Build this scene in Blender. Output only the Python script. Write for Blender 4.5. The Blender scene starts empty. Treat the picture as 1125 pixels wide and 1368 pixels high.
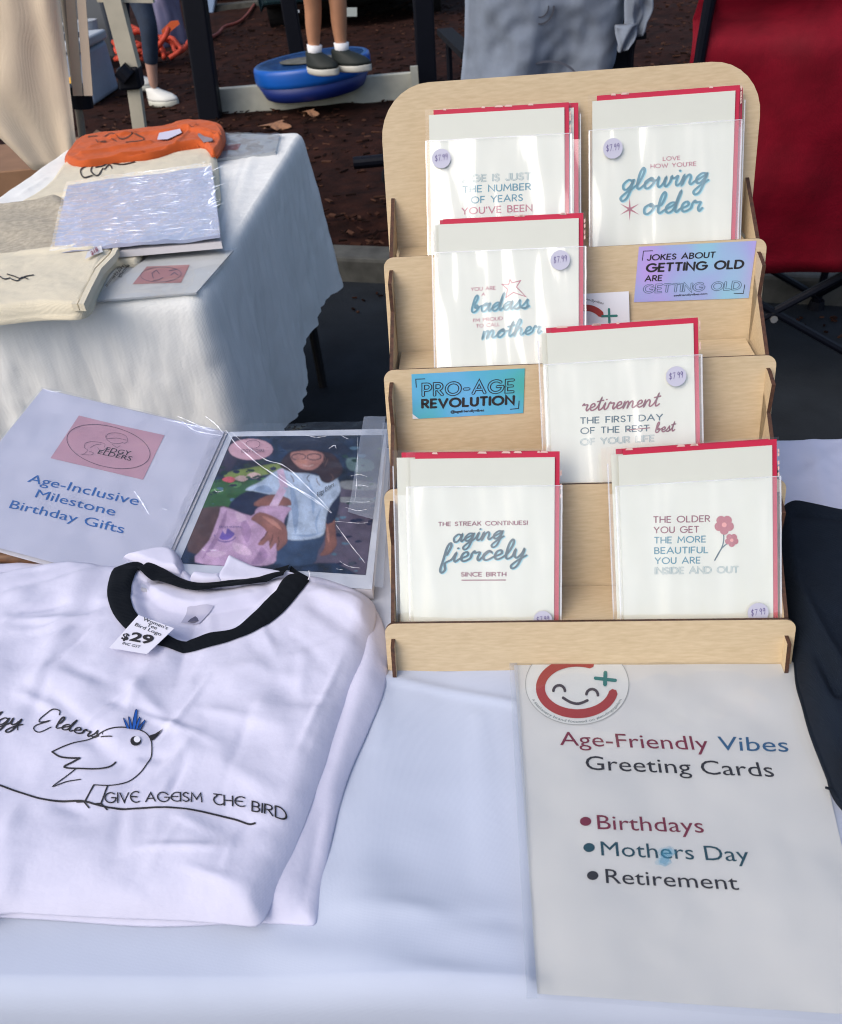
import bpy, bmesh, math, random
import numpy as np
from mathutils import Vector, Matrix, noise
from mathutils.geometry import tessellate_polygon
random.seed(7)
scn = bpy.context.scene
COL = scn.collection
# ------------------------------------------------------------------ camera
T = 0.75                                   # height of the table tops
CF, PITCH, ROLL = 1064.79, math.radians(38.561), math.radians(-5.4766)
CC = Vector((-0.1247, -0.4425, 0.5278 + T))
_f = Vector((0, math.cos(PITCH), -math.sin(PITCH))); _r = Vector((1, 0, 0)); _u = _r.cross(_f)
CR = _r*math.cos(ROLL) + _u*math.sin(ROLL)
CU = -_r*math.sin(ROLL) + _u*math.cos(ROLL)
cam = bpy.data.objects.new('camera', bpy.data.cameras.new('camera')); COL.objects.link(cam)
m = Matrix((CR, CU, -_f)).transposed().to_4x4(); m.translation = CC
cam.matrix_world = m
cam.data.sensor_width = 36; cam.data.sensor_fit = 'HORIZONTAL'
cam.data.lens = 36*CF/1125; cam.data.clip_start = 0.02; cam.data.clip_end = 400
cam.data.dof.use_dof = True; cam.data.dof.focus_distance = 0.78; cam.data.dof.aperture_fstop = 18.0
scn.camera = cam
# ------------------------------------------------------------------ sky and sun
SUN_EL, SUN_AZ = math.radians(46), math.radians(236)   # azimuth clockwise from +Y: from the left, a little behind the camera
w = bpy.data.worlds.new('World'); scn.world = w; w.use_nodes = True
nt = w.node_tree; bg = nt.nodes['Background']
sky = nt.nodes.new('ShaderNodeTexSky'); sky.sky_type = 'NISHITA'; sky.sun_disc = False
sky.sun_elevation = SUN_EL; sky.sun_rotation = SUN_AZ; sky.dust_density = 3.5; sky.air_density = 1.0; sky.ozone_density = 1.1
nt.links.new(sky.outputs[0], bg.inputs[0]); bg.inputs[1].default_value = 0.15
sl = bpy.data.lights.new('sun', 'SUN'); sl.energy = 1.15; sl.angle = math.radians(60); sl.color = (1, .95, .88)
so = bpy.data.objects.new('sun', sl); COL.objects.link(so)
sd = Vector((math.sin(SUN_AZ)*math.cos(SUN_EL), math.cos(SUN_AZ)*math.cos(SUN_EL), math.sin(SUN_EL)))
so.rotation_euler = sd.to_track_quat('Z', 'Y').to_euler(); so.location = sd*20
scn.view_settings.view_transform = 'Standard'; scn.view_settings.look = 'None'
scn.view_settings.gamma = 1; scn.view_settings.exposure = 0.30; scn.view_settings.use_curve_mapping = False
scn.render.engine = 'CYCLES'
scn.cycles.filter_width = 1.1
scn.cycles.transparent_max_bounces = 24; scn.cycles.max_bounces = 8
# ------------------------------------------------------------------ helpers
def ray(u, v): return _f + CR*((u-562.5)/CF) - CU*((v-684)/CF)
def P(u, v, z):
    d = ray(u, v); return CC + d*((z-CC.z)/d.z)
def PY(u, v, y):
    d = ray(u, v); return CC + d*((y-CC.y)/d.y)
def PP(u, v, o, n):
    d = ray(u, v); return CC + d*((o-CC).dot(n)/d.dot(n))
def lin(c):
    c = c/255.0
    return c/12.92 if c <= .04045 else ((c+.055)/1.055)**2.4
def rgb(r, g, b): return (lin(r), lin(g), lin(b), 1)

MATS = {}
def mat(name, col, rough=.6, var=.0, vscale=20, bump=0, bscale=200, spec=.5, metal=0, aniso=None, sheen=0, col2=None, detail=4, alpha=None, bump2=0, b2scale=20):
    if name in MATS: return MATS[name]
    m = bpy.data.materials.new(name); m.use_nodes = True; MATS[name] = m
    nt = m.node_tree; N = nt.nodes; L = nt.links; b = N['Principled BSDF']
    b.inputs['Base Color'].default_value = col; b.inputs['Roughness'].default_value = rough
    b.inputs['Specular IOR Level'].default_value = spec; b.inputs['Metallic'].default_value = metal
    if sheen: b.inputs['Sheen Weight'].default_value = sheen
    tc = N.new('ShaderNodeTexCoord'); src = tc.outputs['Object']
    if aniso:
        mp = N.new('ShaderNodeMapping'); mp.inputs['Scale'].default_value = aniso; L.new(src, mp.inputs[0]); src = mp.outputs[0]
    if var or col2:
        n = N.new('ShaderNodeTexNoise'); n.inputs['Scale'].default_value = vscale; n.inputs['Detail'].default_value = detail; L.new(src, n.inputs[0])
        r = N.new('ShaderNodeValToRGB'); L.new(n.outputs[0], r.inputs[0])
        r.color_ramp.elements[0].position = .3; r.color_ramp.elements[1].position = .7
        a = col2 if col2 else tuple(c*(1-var) for c in col[:3])+(1,)
        c2 = col if col2 else tuple(min(1, c*(1+var*.6)) for c in col[:3])+(1,)
        r.color_ramp.elements[0].color = a; r.color_ramp.elements[1].color = c2
        L.new(r.outputs[0], b.inputs['Base Color'])
    prev = None
    for (bs, sc, dist) in ((bump, bscale, .001), (bump2, b2scale, .01)):
        if bs:
            n = N.new('ShaderNodeTexNoise'); n.inputs['Scale'].default_value = sc; n.inputs['Detail'].default_value = 3; L.new(src, n.inputs[0])
            bp = N.new('ShaderNodeBump'); bp.inputs['Strength'].default_value = bs; bp.inputs['Distance'].default_value = dist
            L.new(n.outputs[0], bp.inputs['Height'])
            if prev: L.new(prev.outputs[0], bp.inputs['Normal'])
            prev = bp
    if prev: L.new(prev.outputs[0], b.inputs['Normal'])
    return m
def weave(name, col, scale=900, strength=.25, rough=.85, var=.05, bump2=0, b2scale=30, sheen=.1, aniso=None):
    """woven cloth: crossed fine threads plus soft creases"""
    if name in MATS: return MATS[name]
    m = mat(name, col, rough, var=var, vscale=12, spec=.2, sheen=sheen, bump2=bump2, b2scale=b2scale, aniso=aniso)
    nt = m.node_tree; N = nt.nodes; L = nt.links; b = N['Principled BSDF']
    tc = N.new('ShaderNodeTexCoord'); last = None
    old = b.inputs['Normal'].links[0].from_socket if b.inputs['Normal'].is_linked else None
    hs = []
    for d in ('X', 'Y'):
        wv = N.new('ShaderNodeTexWave'); wv.bands_direction = d; wv.inputs['Scale'].default_value = scale/6.28; wv.inputs['Distortion'].default_value = 1.5
        L.new(tc.outputs['Object'], wv.inputs[0]); hs.append(wv)
    ad = N.new('ShaderNodeMath'); ad.operation = 'ADD'; L.new(hs[0].outputs['Fac'], ad.inputs[0]); L.new(hs[1].outputs['Fac'], ad.inputs[1])
    bp = N.new('ShaderNodeBump'); bp.inputs['Strength'].default_value = strength; bp.inputs['Distance'].default_value = .0004
    L.new(ad.outputs[0], bp.inputs['Height'])
    if old: L.new(old, bp.inputs['Normal'])
    L.new(bp.outputs[0], b.inputs['Normal'])
    return m
def film(name, fac=.25, gloss=.5, rough=.1, tint=(.95, .96, 1, 1), bump=.15, bscale=18, bdist=.004, aniso=(1, 1, 1), veil=0):
    if name in MATS: return MATS[name]
    m = bpy.data.materials.new(name); m.use_nodes = True; MATS[name] = m
    nt = m.node_tree; N = nt.nodes; L = nt.links; N.remove(N['Principled BSDF']); out = N['Material Output']
    tr = N.new('ShaderNodeBsdfTransparent'); gl = N.new('ShaderNodeBsdfGlossy'); df = N.new('ShaderNodeBsdfDiffuse')
    gl.inputs['Roughness'].default_value = rough; df.inputs['Color'].default_value = tint
    tc = N.new('ShaderNodeTexCoord'); n = N.new('ShaderNodeTexNoise'); n.inputs['Scale'].default_value = bscale; n.inputs['Detail'].default_value = 1.5
    mp = N.new('ShaderNodeMapping'); mp.inputs['Scale'].default_value = aniso; L.new(tc.outputs['Object'], mp.inputs[0]); L.new(mp.outputs[0], n.inputs[0])
    bp = N.new('ShaderNodeBump'); bp.inputs['Strength'].default_value = bump; bp.inputs['Distance'].default_value = bdist
    L.new(n.outputs[0], bp.inputs['Height']); L.new(bp.outputs[0], gl.inputs['Normal'])
    lw = N.new('ShaderNodeLayerWeight'); lw.inputs['Blend'].default_value = .25; L.new(bp.outputs[0], lw.inputs['Normal'])
    ma = N.new('ShaderNodeMath'); ma.operation = 'MULTIPLY_ADD'; ma.inputs[1].default_value = .5; ma.inputs[2].default_value = fac; ma.use_clamp = True
    L.new(lw.outputs['Fresnel'], ma.inputs[0])
    m1 = N.new('ShaderNodeMixShader'); m1.inputs[0].default_value = gloss; L.new(df.outputs[0], m1.inputs[1]); L.new(gl.outputs[0], m1.inputs[2])
    if veil:      # thin cellophane: lets nearly everything through and adds a faint sheen
        tr.inputs['Color'].default_value = (.9, .9, .9, 1); df.inputs['Color'].default_value = tuple(c*veil for c in tint[:3])+(1,); gl.inputs['Color'].default_value = (gloss, gloss, gloss, 1)
        a1 = N.new('ShaderNodeAddShader'); L.new(df.outputs[0], a1.inputs[0]); L.new(gl.outputs[0], a1.inputs[1])
        a2 = N.new('ShaderNodeAddShader'); L.new(a1.outputs[0], a2.inputs[0]); L.new(tr.outputs[0], a2.inputs[1]); L.new(a2.outputs[0], out.inputs[0]); return m
    m2 = N.new('ShaderNodeMixShader'); L.new(ma.outputs[0], m2.inputs[0]); L.new(tr.outputs[0], m2.inputs[1]); L.new(m1.outputs[0], m2.inputs[2])
    L.new(m2.outputs[0], out.inputs[0])
    return m

class MB:
    def __init__(s): s.v = []; s.f = []; s.mi = []; s.cur = 0
    def add(s, vs, fs, mi=None):
        o = len(s.v); s.v += [tuple(x) for x in vs]
        for f in fs: s.f.append(tuple(i+o for i in f)); s.mi.append(s.cur if mi is None else mi)
        return s
    def quad(s, a, b, c, d): return s.add([a, b, c, d], [(0, 1, 2, 3)])
    def box(s, c, sz, R=None, taper=1):
        hx, hy, hz = sz[0]/2, sz[1]/2, sz[2]/2; c = Vector(c)
        vs = [Vector((x*hx*(taper if z > 0 else 1), y*hy*(taper if z > 0 else 1), z*hz)) for z in (-1, 1) for y in (-1, 1) for x in (-1, 1)]
        if R: vs = [R @ q for q in vs]
        return s.add([c+q for q in vs], [(0, 2, 3, 1), (4, 5, 7, 6), (0, 1, 5, 4), (2, 6, 7, 3), (0, 4, 6, 2), (1, 3, 7, 5)])
    def frame_box(s, o, ax, ay, az):
        """parallelepiped from a corner and three edge vectors"""
        o, ax, ay, az = map(Vector, (o, ax, ay, az))
        vs = [o+ax*i+ay*j+az*k for k in (0, 1) for j in (0, 1) for i in (0, 1)]
        return s.add(vs, [(0, 2, 3, 1), (4, 5, 7, 6), (0, 1, 5, 4), (2, 6, 7, 3), (0, 4, 6, 2), (1, 3, 7, 5)])
    def tube(s, pts, r, n=10, cap=True):
        pts = [Vector(p) for p in pts]; rs = r if isinstance(r, (list, tuple)) else [r]*len(pts)
        o = len(s.v); up = None; prev = None
        for i, p in enumerate(pts):
            d = (pts[min(i+1, len(pts)-1)]-pts[max(i-1, 0)]).normalized()
            if prev is None:
                a = d.orthogonal().normalized()
            else:
                a = (prev - d*prev.dot(d)); a = a.normalized() if a.length > 1e-6 else d.orthogonal().normalized()
            prev = a; b = d.cross(a)
            for k in range(n):
                t = 2*math.pi*k/n; s.v.append(tuple(p+(a*math.cos(t)+b*math.sin(t))*rs[i]))
        for i in range(len(pts)-1):
            for k in range(n):
                s.f.append((o+i*n+k, o+i*n+(k+1) % n, o+(i+1)*n+(k+1) % n, o+(i+1)*n+k)); s.mi.append(s.cur)
        if cap:
            s.f.append(tuple(o+k for k in reversed(range(n)))); s.mi.append(s.cur)
            e = o+(len(pts)-1)*n; s.f.append(tuple(e+k for k in range(n))); s.mi.append(s.cur)
        return s
    def prism(s, loop, vec, side_mi=None):
        """closed planar loop extruded by vec, caps tessellated"""
        loop = [Vector(p) for p in loop]; vec = Vector(vec); n = len(loop); o = len(s.v)
        s.v += [tuple(p) for p in loop] + [tuple(p+vec) for p in loop]
        for t in tessellate_polygon([loop]):
            s.f.append((o+t[0], o+t[1], o+t[2])); s.mi.append(s.cur)
            s.f.append((o+n+t[2], o+n+t[1], o+n+t[0])); s.mi.append(s.cur)
        for i in range(n):
            j = (i+1) % n; s.f.append((o+i, o+j, o+n+j, o+n+i)); s.mi.append(s.cur if side_mi is None else side_mi)
        return s
    def fill(s, loop):
        loop = [Vector(p) for p in loop]; o = len(s.v); s.v += [tuple(p) for p in loop]
        for t in tessellate_polygon([loop]): s.f.append((o+t[0], o+t[1], o+t[2])); s.mi.append(s.cur)
        return s
    def ribbon(s, pts, wd, fn, closed=False, cap=True):
        """flat 2-D line of width wd, mapped to the place by fn"""
        q = [Vector((p[0], p[1])) for p in pts]; k = [q[0]]
        for p in q[1:]:
            if (p-k[-1]).length > 1e-7: k.append(p)
        q = k
        if len(q) < 2: return s
        L_, R_ = [], []; n = len(q)
        for i in range(n):
            if closed: a, b = q[(i-1) % n], q[(i+1) % n]
            else: a, b = q[max(i-1, 0)], q[min(i+1, n-1)]
            d1 = (q[i]-a); d2 = (b-q[i])
            if d1.length < 1e-9: d1 = d2
            if d2.length < 1e-9: d2 = d1
            d1 = d1.normalized(); d2 = d2.normalized(); t = d1+d2
            t = t.normalized() if t.length > 1e-5 else d1
            nn = Vector((-t.y, t.x)); c = max(.45, nn.dot(Vector((-d1.y, d1.x))))
            L_.append(q[i]+nn*wd/2/c); R_.append(q[i]-nn*wd/2/c)
        if cap and not closed:
            d = (q[1]-q[0]).normalized()*wd*.35; nn = Vector((-d.y, d.x))*.6/.35*.5
            L_.insert(0, q[0]-d+nn*.8); R_.insert(0, q[0]-d-nn*.8)
            d = (q[-1]-q[-2]).normalized()*wd*.35; nn = Vector((-d.y, d.x))*.6/.35*.5
            L_.append(q[-1]+d+nn*.8); R_.append(q[-1]+d-nn*.8)
        vs = []
        for a, b in zip(L_, R_): vs += [fn(a.x, a.y), fn(b.x, b.y)]
        m_ = len(L_); fs = [(2*i, 2*i+1, 2*i+3, 2*i+2) for i in range(m_-1)]
        if closed: fs.append((2*m_-2, 2*m_-1, 1, 0))
        return s.add(vs, fs)
    def build(s, name, mats, parent=None, smooth=False):
        me = bpy.data.meshes.new(name); me.from_pydata(s.v, [], s.f)
        if not isinstance(mats, (list, tuple)): mats = [mats]
        for q in mats: me.materials.append(q)
        if len(mats) > 1: me.polygons.foreach_set('material_index', s.mi)
        if smooth: me.polygons.foreach_set('use_smooth', [True]*len(me.polygons))
        me.update(); o = bpy.data.objects.new(name, me); COL.objects.link(o)
        if parent is not None: o.parent = parent; o.matrix_parent_inverse = parent.matrix_world.inverted() if parent.type != 'EMPTY' else INV[parent.name]
        return o
INV = {}
def tag(o, label, cat, group=None):
    o['label'] = label; o['category'] = cat
    if group: o['group'] = group
    return o
def thing(name, label, cat, loc=(0, 0, 0), group=None):
    o = bpy.data.objects.new(name, None); COL.objects.link(o); o.location = loc; o.empty_display_size = .05
    INV[o.name] = Matrix.Translation(loc).inverted()
    return tag(o, label, cat, group)
def struct(o): o['kind'] = 'structure'; return o
def bevel(o, wd=.002, seg=2):
    b = o.modifiers.new('bevel', 'BEVEL'); b.width = wd; b.segments = seg; b.limit_method = 'ANGLE'; b.angle_limit = math.radians(40)
    return o
def spline(pts, n=6, closed=False):
    q = [Vector(p) for p in pts]; N = len(q); out = []
    rng = range(N) if closed else range(N-1)
    for i in rng:
        p0 = q[(i-1) % N] if closed else q[max(i-1, 0)]; p1 = q[i]; p2 = q[(i+1) % N]
        p3 = q[(i+2) % N] if closed else q[min(i+2, N-1)]
        for k in range(n):
            t = k/n
            out.append(.5*((2*p1)+(p2-p0)*t+(2*p0-5*p1+4*p2-p3)*t*t+(3*p1-p0-3*p2+p3)*t**3))
    if not closed: out.append(q[-1])
    return out
# ------------------------------------------------------------------ lettering
def arc(cx, cy, rx, ry, a0, a1, n=None):
    n = n or max(4, int(abs(a1-a0)/15))
    return [(cx+rx*math.cos(math.radians(a0+(a1-a0)*i/n)), cy+ry*math.sin(math.radians(a0+(a1-a0)*i/n))) for i in range(n+1)]
def sp2(pts, n=5): return [(p.x, p.y) for p in spline([(a, b) for a, b in pts], n)]
G = {
 'A': (.86, [[(0, 0), (.43, 1), (.86, 0)], [(.17, .34), (.69, .34)]]),
 'B': (.56, [[(0, 0), (0, 1), (.26, 1)]+arc(.26, .76, .24, .24, 90, -90)+[(0, .52)], [(.26, .52)]+arc(.28, .26, .28, .26, 90, -90)+[(0, 0)]]),
 'C': (.84, [arc(.5, .5, .5, .5, 45, 315)]),
 'D': (.76, [[(0, 0), (0, 1), (.26, 1)]+arc(.26, .5, .5, .5, 90, -90)+[(0, 0)]]),
 'E': (.5, [[(.5, 1), (0, 1), (0, 0), (.5, 0)], [(0, .5), (.44, .5)]]),
 'F': (.5, [[(.5, 1), (0, 1), (0, 0)], [(0, .5), (.44, .5)]]),
 'G': (.96, [arc(.5, .5, .5, .5, 45, 355)+[(.98, .5), (.58, .5)]]),
 'H': (.68, [[(0, 0), (0, 1)], [(.68, 0), (.68, 1)], [(0, .5), (.68, .5)]]),
 'I': (.0, [[(0, 0), (0, 1)]]),
 'J': (.42, [[(.42, 1), (.42, .22)]+arc(.21, .22, .21, .22, 0, -170)]),
 'K': (.6, [[(0, 0), (0, 1)], [(.56, 1), (.02, .46)], [(.2, .6), (.6, 0)]]),
 'L': (.48, [[(0, 1), (0, 0), (.48, 0)]]),
 'M': (.9, [[(0, 0), (.08, 1), (.45, .3), (.82, 1), (.9, 0)]]),
 'N': (.74, [[(0, 0), (0, 1), (.74, 0), (.74, 1)]]),
 'O': (1.0, [arc(.5, .5, .5, .5, 90, 450, 28)]),
 'P': (.54, [[(0, 0), (0, 1), (.27, 1)]+arc(.27, .73, .27, .27, 90, -90)+[(0, .46)]]),
 'R': (.58, [[(0, 0), (0, 1), (.27, 1)]+arc(.27, .74, .26, .26, 90, -90)+[(0, .48)], [(.24, .48), (.58, 0)]]),
 'S': (.5, [sp2([(.46, .86), (.27, 1), (.05, .82), (.1, .6), (.4, .42), (.5, .2), (.27, 0), (.0, .16)])]),
 'T': (.62, [[(0, 1), (.62, 1)], [(.31, 1), (.31, 0)]]),
 'U': (.64, [[(0, 1), (0, .32)]+arc(.32, .32, .32, .32, 180, 360)+[(.64, 1)]]),
 'V': (.8, [[(0, 1), (.4, 0), (.8, 1)]]),
 'W': (1.2, [[(0, 1), (.3, 0), (.6, .9), (.9, 0), (1.2, 1)]]),
 'Y': (.72, [[(0, 1), (.36, .46), (.72, 1)], [(.36, .46), (.36, 0)]]),
 "'": (.04, [[(.02, 1), (.02, .78)]]), '!': (.06, [[(.03, 1), (.03, .3)], [(.03, .06), (.03, 0)]]),
 '-': (.36, [[(0, .42), (.36, .42)]]), '.': (.05, [[(.02, .05), (.03, 0)]]),
 '$': (.5, [sp2([(.46, .8), (.27, .92), (.05, .78), (.1, .58), (.4, .42), (.5, .22), (.27, .08), (.0, .2)]), [(.27, 1.08), (.23, -.08)]]),
 '7': (.5, [[(0, .95), (.5, .97), (.2, 0)]]),
 '9': (.45, [sp2([(.42, .8), (.22, 1), (.02, .75), (.2, .52), (.42, .8), (.4, .3), (.3, 0)])]),
 'e': (.62, [arc(.5, .5, .5, .5, 55, 305), [(.04, .52), (.6, .52)]]),   # uncial E
 't': (.62, [arc(.42, .42, .42, .42, 120, 320)+[], [(0, 1), (.66, 1)], [(.2, .8), (.3, .98)]]),  # uncial T
}
def stroke_text(s, sp=.26, space=.62):
    x = 0; out = []
    for ch in s:
        if ch == ' ': x += space; continue
        w_, st = G[ch]
        for q in st: out.append([(a+x, b) for a, b in q])
        x += w_+sp
    return out, x-sp
CUR = {
 'a': (1.15, [(.78, .82), (.45, 1.0), (.12, .6), (.2, .1), (.45, 0), (.7, .35), (.82, .95), (.82, .35), (.95, .02), (1.15, .28)]),
 'b': (1.1, [(.32, .9), (.52, 1.7), (.4, 2.1), (.22, 1.7), (.16, .5), (.25, .08), (.5, .0), (.78, .4), (.6, .85), (.42, .6), (.75, .5), (1.1, .72)]),
 'c': (.9, [(.48, .92), (.68, .82), (.42, 1.0), (.13, .6), (.22, .1), (.5, 0), (.9, .28)]),
 'd': (1.2, [(.75, .85), (.45, 1), (.12, .6), (.18, .1), (.45, 0), (.72, .35), (.9, 1.4), (.95, 2.1), (.82, 1.2), (.84, .25), (1.0, .02), (1.2, .28)]),
 'e': (.85, [(.3, .42), (.62, .65), (.5, 1.0), (.22, .85), (.15, .35), (.4, .0), (.85, .28)]),
 'f': (.8, [(.32, .8), (.5, 1.7), (.38, 2.1), (.2, 1.6), (.14, .2), (.1, -.8), (.28, -1.15), (.48, -.8), (.35, -.1), (.8, .28)]),
 'g': (1.1, [(.78, .85), (.45, 1), (.12, .6), (.2, .12), (.48, .05), (.74, .45), (.84, .95), (.78, 0), (.62, -.85), (.3, -1.1), (.12, -.75), (.5, -.25), (1.1, .28)]),
 'h': (1.15, [(.32, .9), (.5, 1.7), (.36, 2.1), (.2, 1.6), (.14, .05), (.28, .6), (.55, 1), (.74, .7), (.76, .2), (.92, 0), (1.15, .28)]),
 'i': (.62, [(.25, .95), (.22, .3), (.36, .0), (.62, .28)]),
 'l': (.7, [(.35, .85), (.52, 1.7), (.38, 2.1), (.2, 1.6), (.18, .4), (.36, 0), (.7, .28)]),
 'm': (1.6, [(.15, .95), (.14, .02), (.3, .7), (.5, 1), (.62, .7), (.6, .02), (.78, .7), (1.0, 1), (1.14, .7), (1.14, .2), (1.3, 0), (1.6, .28)]),
 'n': (1.15, [(.15, .95), (.14, .02), (.3, .65), (.55, 1), (.72, .72), (.72, .2), (.88, 0), (1.15, .28)]),
 'o': (1.05, [(.55, 1), (.14, .65), (.2, .08), (.5, 0), (.82, .5), (.6, .98), (.52, .78), (.8, .7), (1.05, .75)]),
 'r': (.95, [(.1, .8), (.24, 1.05), (.32, .86), (.68, .88), (.62, .3), (.75, 0), (.95, .28)]),
 's': (.8, [(.28, .62), (.48, 1.08), (.5, .75), (.62, .35), (.45, .0), (.15, .08), (.4, .06), (.8, .28)]),
 't': (.75, [(.25, .8), (.42, 1.8), (.3, .8), (.34, .1), (.5, 0), (.75, .28)]),
 'w': (1.45, [(.12, .95), (.15, .3), (.34, 0), (.6, .35), (.7, .9), (.7, .3), (.88, 0), (1.12, .4), (1.16, .95), (1.25, .78), (1.45, .78)]),
 'y': (1.1, [(.12, .95), (.16, .35), (.4, .05), (.7, .5), (.8, .95), (.74, 0), (.56, -.85), (.26, -1.1), (.12, -.75), (.5, -.25), (1.1, .28)]),
}
def cursive(wd, slant=.18):
    x = 0; pts = []; ex = []
    for i, ch in enumerate(wd):
        w_, q = CUR[ch]
        pts += [(a+x, b) for a, b in q]
        if ch == 'i': ex.append([(x+.3, 1.45), (x+.34, 1.5)])
        if ch == 't': ex.append([(x+.0, 1.25), (x+.7, 1.4)])
        x += w_*.97
    sl_ = lambda L: [(a+slant*b, b) for a, b in L]
    return [sl_(sp2(pts, 6))]+[sl_(e) for e in ex], x
_TM = {}
def text_mesh(s, bold=0):
    if (s, bold) in _TM: return _TM[(s, bold)]
    c = bpy.data.curves.new('t', 'FONT'); c.body = s; c.size = 1; c.offset = bold; c.resolution_u = 3
    o = bpy.data.objects.new('t', c); COL.objects.link(o)
    bpy.context.view_layer.update(); dg = bpy.context.evaluated_depsgraph_get()
    me = bpy.data.meshes.new_from_object(o.evaluated_get(dg))
    vs = [(v.co.x, v.co.y) for v in me.vertices]; fs = [tuple(p.vertices) for p in me.polygons]
    bpy.data.objects.remove(o); bpy.data.curves.remove(c); bpy.data.meshes.remove(me)
    x0 = min(v[0] for v in vs); x1 = max(v[0] for v in vs)
    vs = [(a-x0, b/.69) for a, b in vs]
    _TM[(s, bold)] = (vs, fs, x1-x0); return _TM[(s, bold)]
def lay(pf, L, R, up, W):
    """map lettering (x 0..W, y 0..1) so that its baseline runs from L to R; pf puts a point on the printed face"""
    a = pf(*L); b = pf(*R); c = pf(L[0]+up[0], L[1]+up[1]); ex = (b-a)/W; ey = c-a
    return lambda x, y: a+ex*x+ey*y
def put_text(s, pf, L, R, up, m, parent, off, bold=0, name='lettering'):
    vs, fs, W = text_mesh(s, bold); fn = lay(pf, L, R, up, W)
    return MB().add([off(fn(x, y)) for x, y in vs], fs).build(name, m, parent)
def put_strokes(strokes, W, pf, L, R, up, wd, m, parent, off, name='lettering'):
    fn = lay(pf, L, R, up, W); g = lambda x, y: off(fn(x, y)); mb = MB()
    for q in strokes: mb.ribbon(q, wd, g)
    return mb.build(name, m, parent)
def caps(s, pf, L, R, h, m, parent, off, wd=.13, outline=None, sp=.26, lean=0):
    st, W = stroke_text(s, sp); up = (lean*h-h*(R[1]-L[1])/(R[0]-L[0])*-1*0, -h)
    if outline:
        put_strokes(st, W, pf, L, R, up, wd, m, parent, off)
        o2 = lambda p: off(p)+off.n*.00012
        return put_strokes(st, W, pf, L, R, up, wd-outline[1], outline[0], parent, o2)
    return put_strokes(st, W, pf, L, R, up, wd, m, parent, off)
class Off:
    def __init__(s, n, d): s.n = n; s.d = d
    def __call__(s, p): return p+s.n*s.d
UPZ = Vector((0, 0, 1))
# ------------------------------------------------------------------ materials
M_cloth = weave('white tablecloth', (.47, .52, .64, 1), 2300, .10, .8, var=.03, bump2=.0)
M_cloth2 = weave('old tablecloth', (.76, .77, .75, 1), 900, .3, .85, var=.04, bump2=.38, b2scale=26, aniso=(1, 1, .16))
M_tee = weave('white jersey', (.58, .58, .72, 1), 2600, .12, .9, var=.02, sheen=.1, bump2=.10, b2scale=60)
M_black = weave('black rib', (.003, .005, .009, 1), 2000, .5, .95, var=.1, sheen=0)
M_blacktee = weave('black jersey', (.006, .011, .021, 1), 2000, .5, .95, var=.35, sheen=0, bump2=.2, b2scale=9)
M_ink = mat('black ink', (.012, .010, .012, 1), .6)
M_burn = mat('laser burnt edge', (.07, .028, .014, 1), .7, var=.5, vscale=300)
M_paper = mat('card stock', (.58, .60, .54, 1), .55, var=.015, vscale=60)
M_env = mat('red envelope', (.46, .006, .045, 1), .6, var=.05)
M_maroon = mat('maroon ink', (.17, .01, .035, 1), .55)
M_pink = mat('faded red ink', (.34, .07, .11, 1), .55)
M_teal = mat('teal ink', (.003, .055, .08, 1), .55)
M_teal2 = mat('soft teal ink', (.015, .17, .24, 1), .55)
M_tealsh = mat('light teal ink', (.24, .52, .60, 1), .55)
M_grey = mat('grey teal ink', (.10, .22, .26, 1), .55)
M_dot = mat('lilac price dot', (.47, .47, .58, 1), .5)
M_pen = mat('violet pen ink', (.11, .08, .25, 1), .5)
M_film = film('cellophane', .20, .10, .12, tint=(1, 1, .97, 1), bump=.75, bscale=10, bdist=.016, aniso=(3, 1, .35), veil=.095)
M_film2 = film('cellophane flap', .035, .7, .05, bump=.4, bscale=14)
M_filmedge = film('cellophane edge', .55, .5, .12, bump=.3)
def wood():
    m = bpy.data.materials.new('birch plywood'); m.use_nodes = True
    nt = m.node_tree; N = nt.nodes; L = nt.links; b = N['Principled BSDF']; b.inputs['Roughness'].default_value = .5; b.inputs['Specular IOR Level'].default_value = .3
    tc = N.new('ShaderNodeTexCoord'); mp = N.new('ShaderNodeMapping'); mp.inputs['Scale'].default_value = (1.2, 8, 9); mp.inputs['Rotation'].default_value = (0, 0, math.radians(6.6)); L.new(tc.outputs['Object'], mp.inputs[0])
    n = N.new('ShaderNodeTexNoise'); n.inputs['Scale'].default_value = 4; n.inputs['Detail'].default_value = 3; n.inputs['Distortion'].default_value = 1.2; L.new(mp.outputs[0], n.inputs[0])
    wv = N.new('ShaderNodeMath'); wv.operation = 'MULTIPLY'; wv.inputs[1].default_value = 22; L.new(n.outputs[0], wv.inputs[0])
    sn = N.new('ShaderNodeMath'); sn.operation = 'SINE'; L.new(wv.outputs[0], sn.inputs[0])
    n2 = N.new('ShaderNodeTexNoise'); n2.inputs['Scale'].default_value = 60; n2.inputs['Detail'].default_value = 6; L.new(mp.outputs[0], n2.inputs[0])
    ad = N.new('ShaderNodeMath'); ad.operation = 'MULTIPLY_ADD'; ad.inputs[1].default_value = .035; L.new(sn.outputs[0], ad.inputs[0]); L.new(n2.outputs[0], ad.inputs[2])
    r = N.new('ShaderNodeValToRGB'); r.color_ramp.elements[0].position = .15; r.color_ramp.elements[0].color = (.48, .37, .225, 1)
    r.color_ramp.elements[1].position = .80; r.color_ramp.elements[1].color = (.61, .49, .325, 1); L.new(ad.outputs[0], r.inputs[0]); L.new(r.outputs[0], b.inputs['Base Color'])
    bp = N.new('ShaderNodeBump'); bp.inputs['Strength'].default_value = .1; bp.inputs['Distance'].default_value = .0005; L.new(n2.outputs[0], bp.inputs['Height']); L.new(bp.outputs[0], b.inputs['Normal'])
    return m
M_wood = wood()
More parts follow.
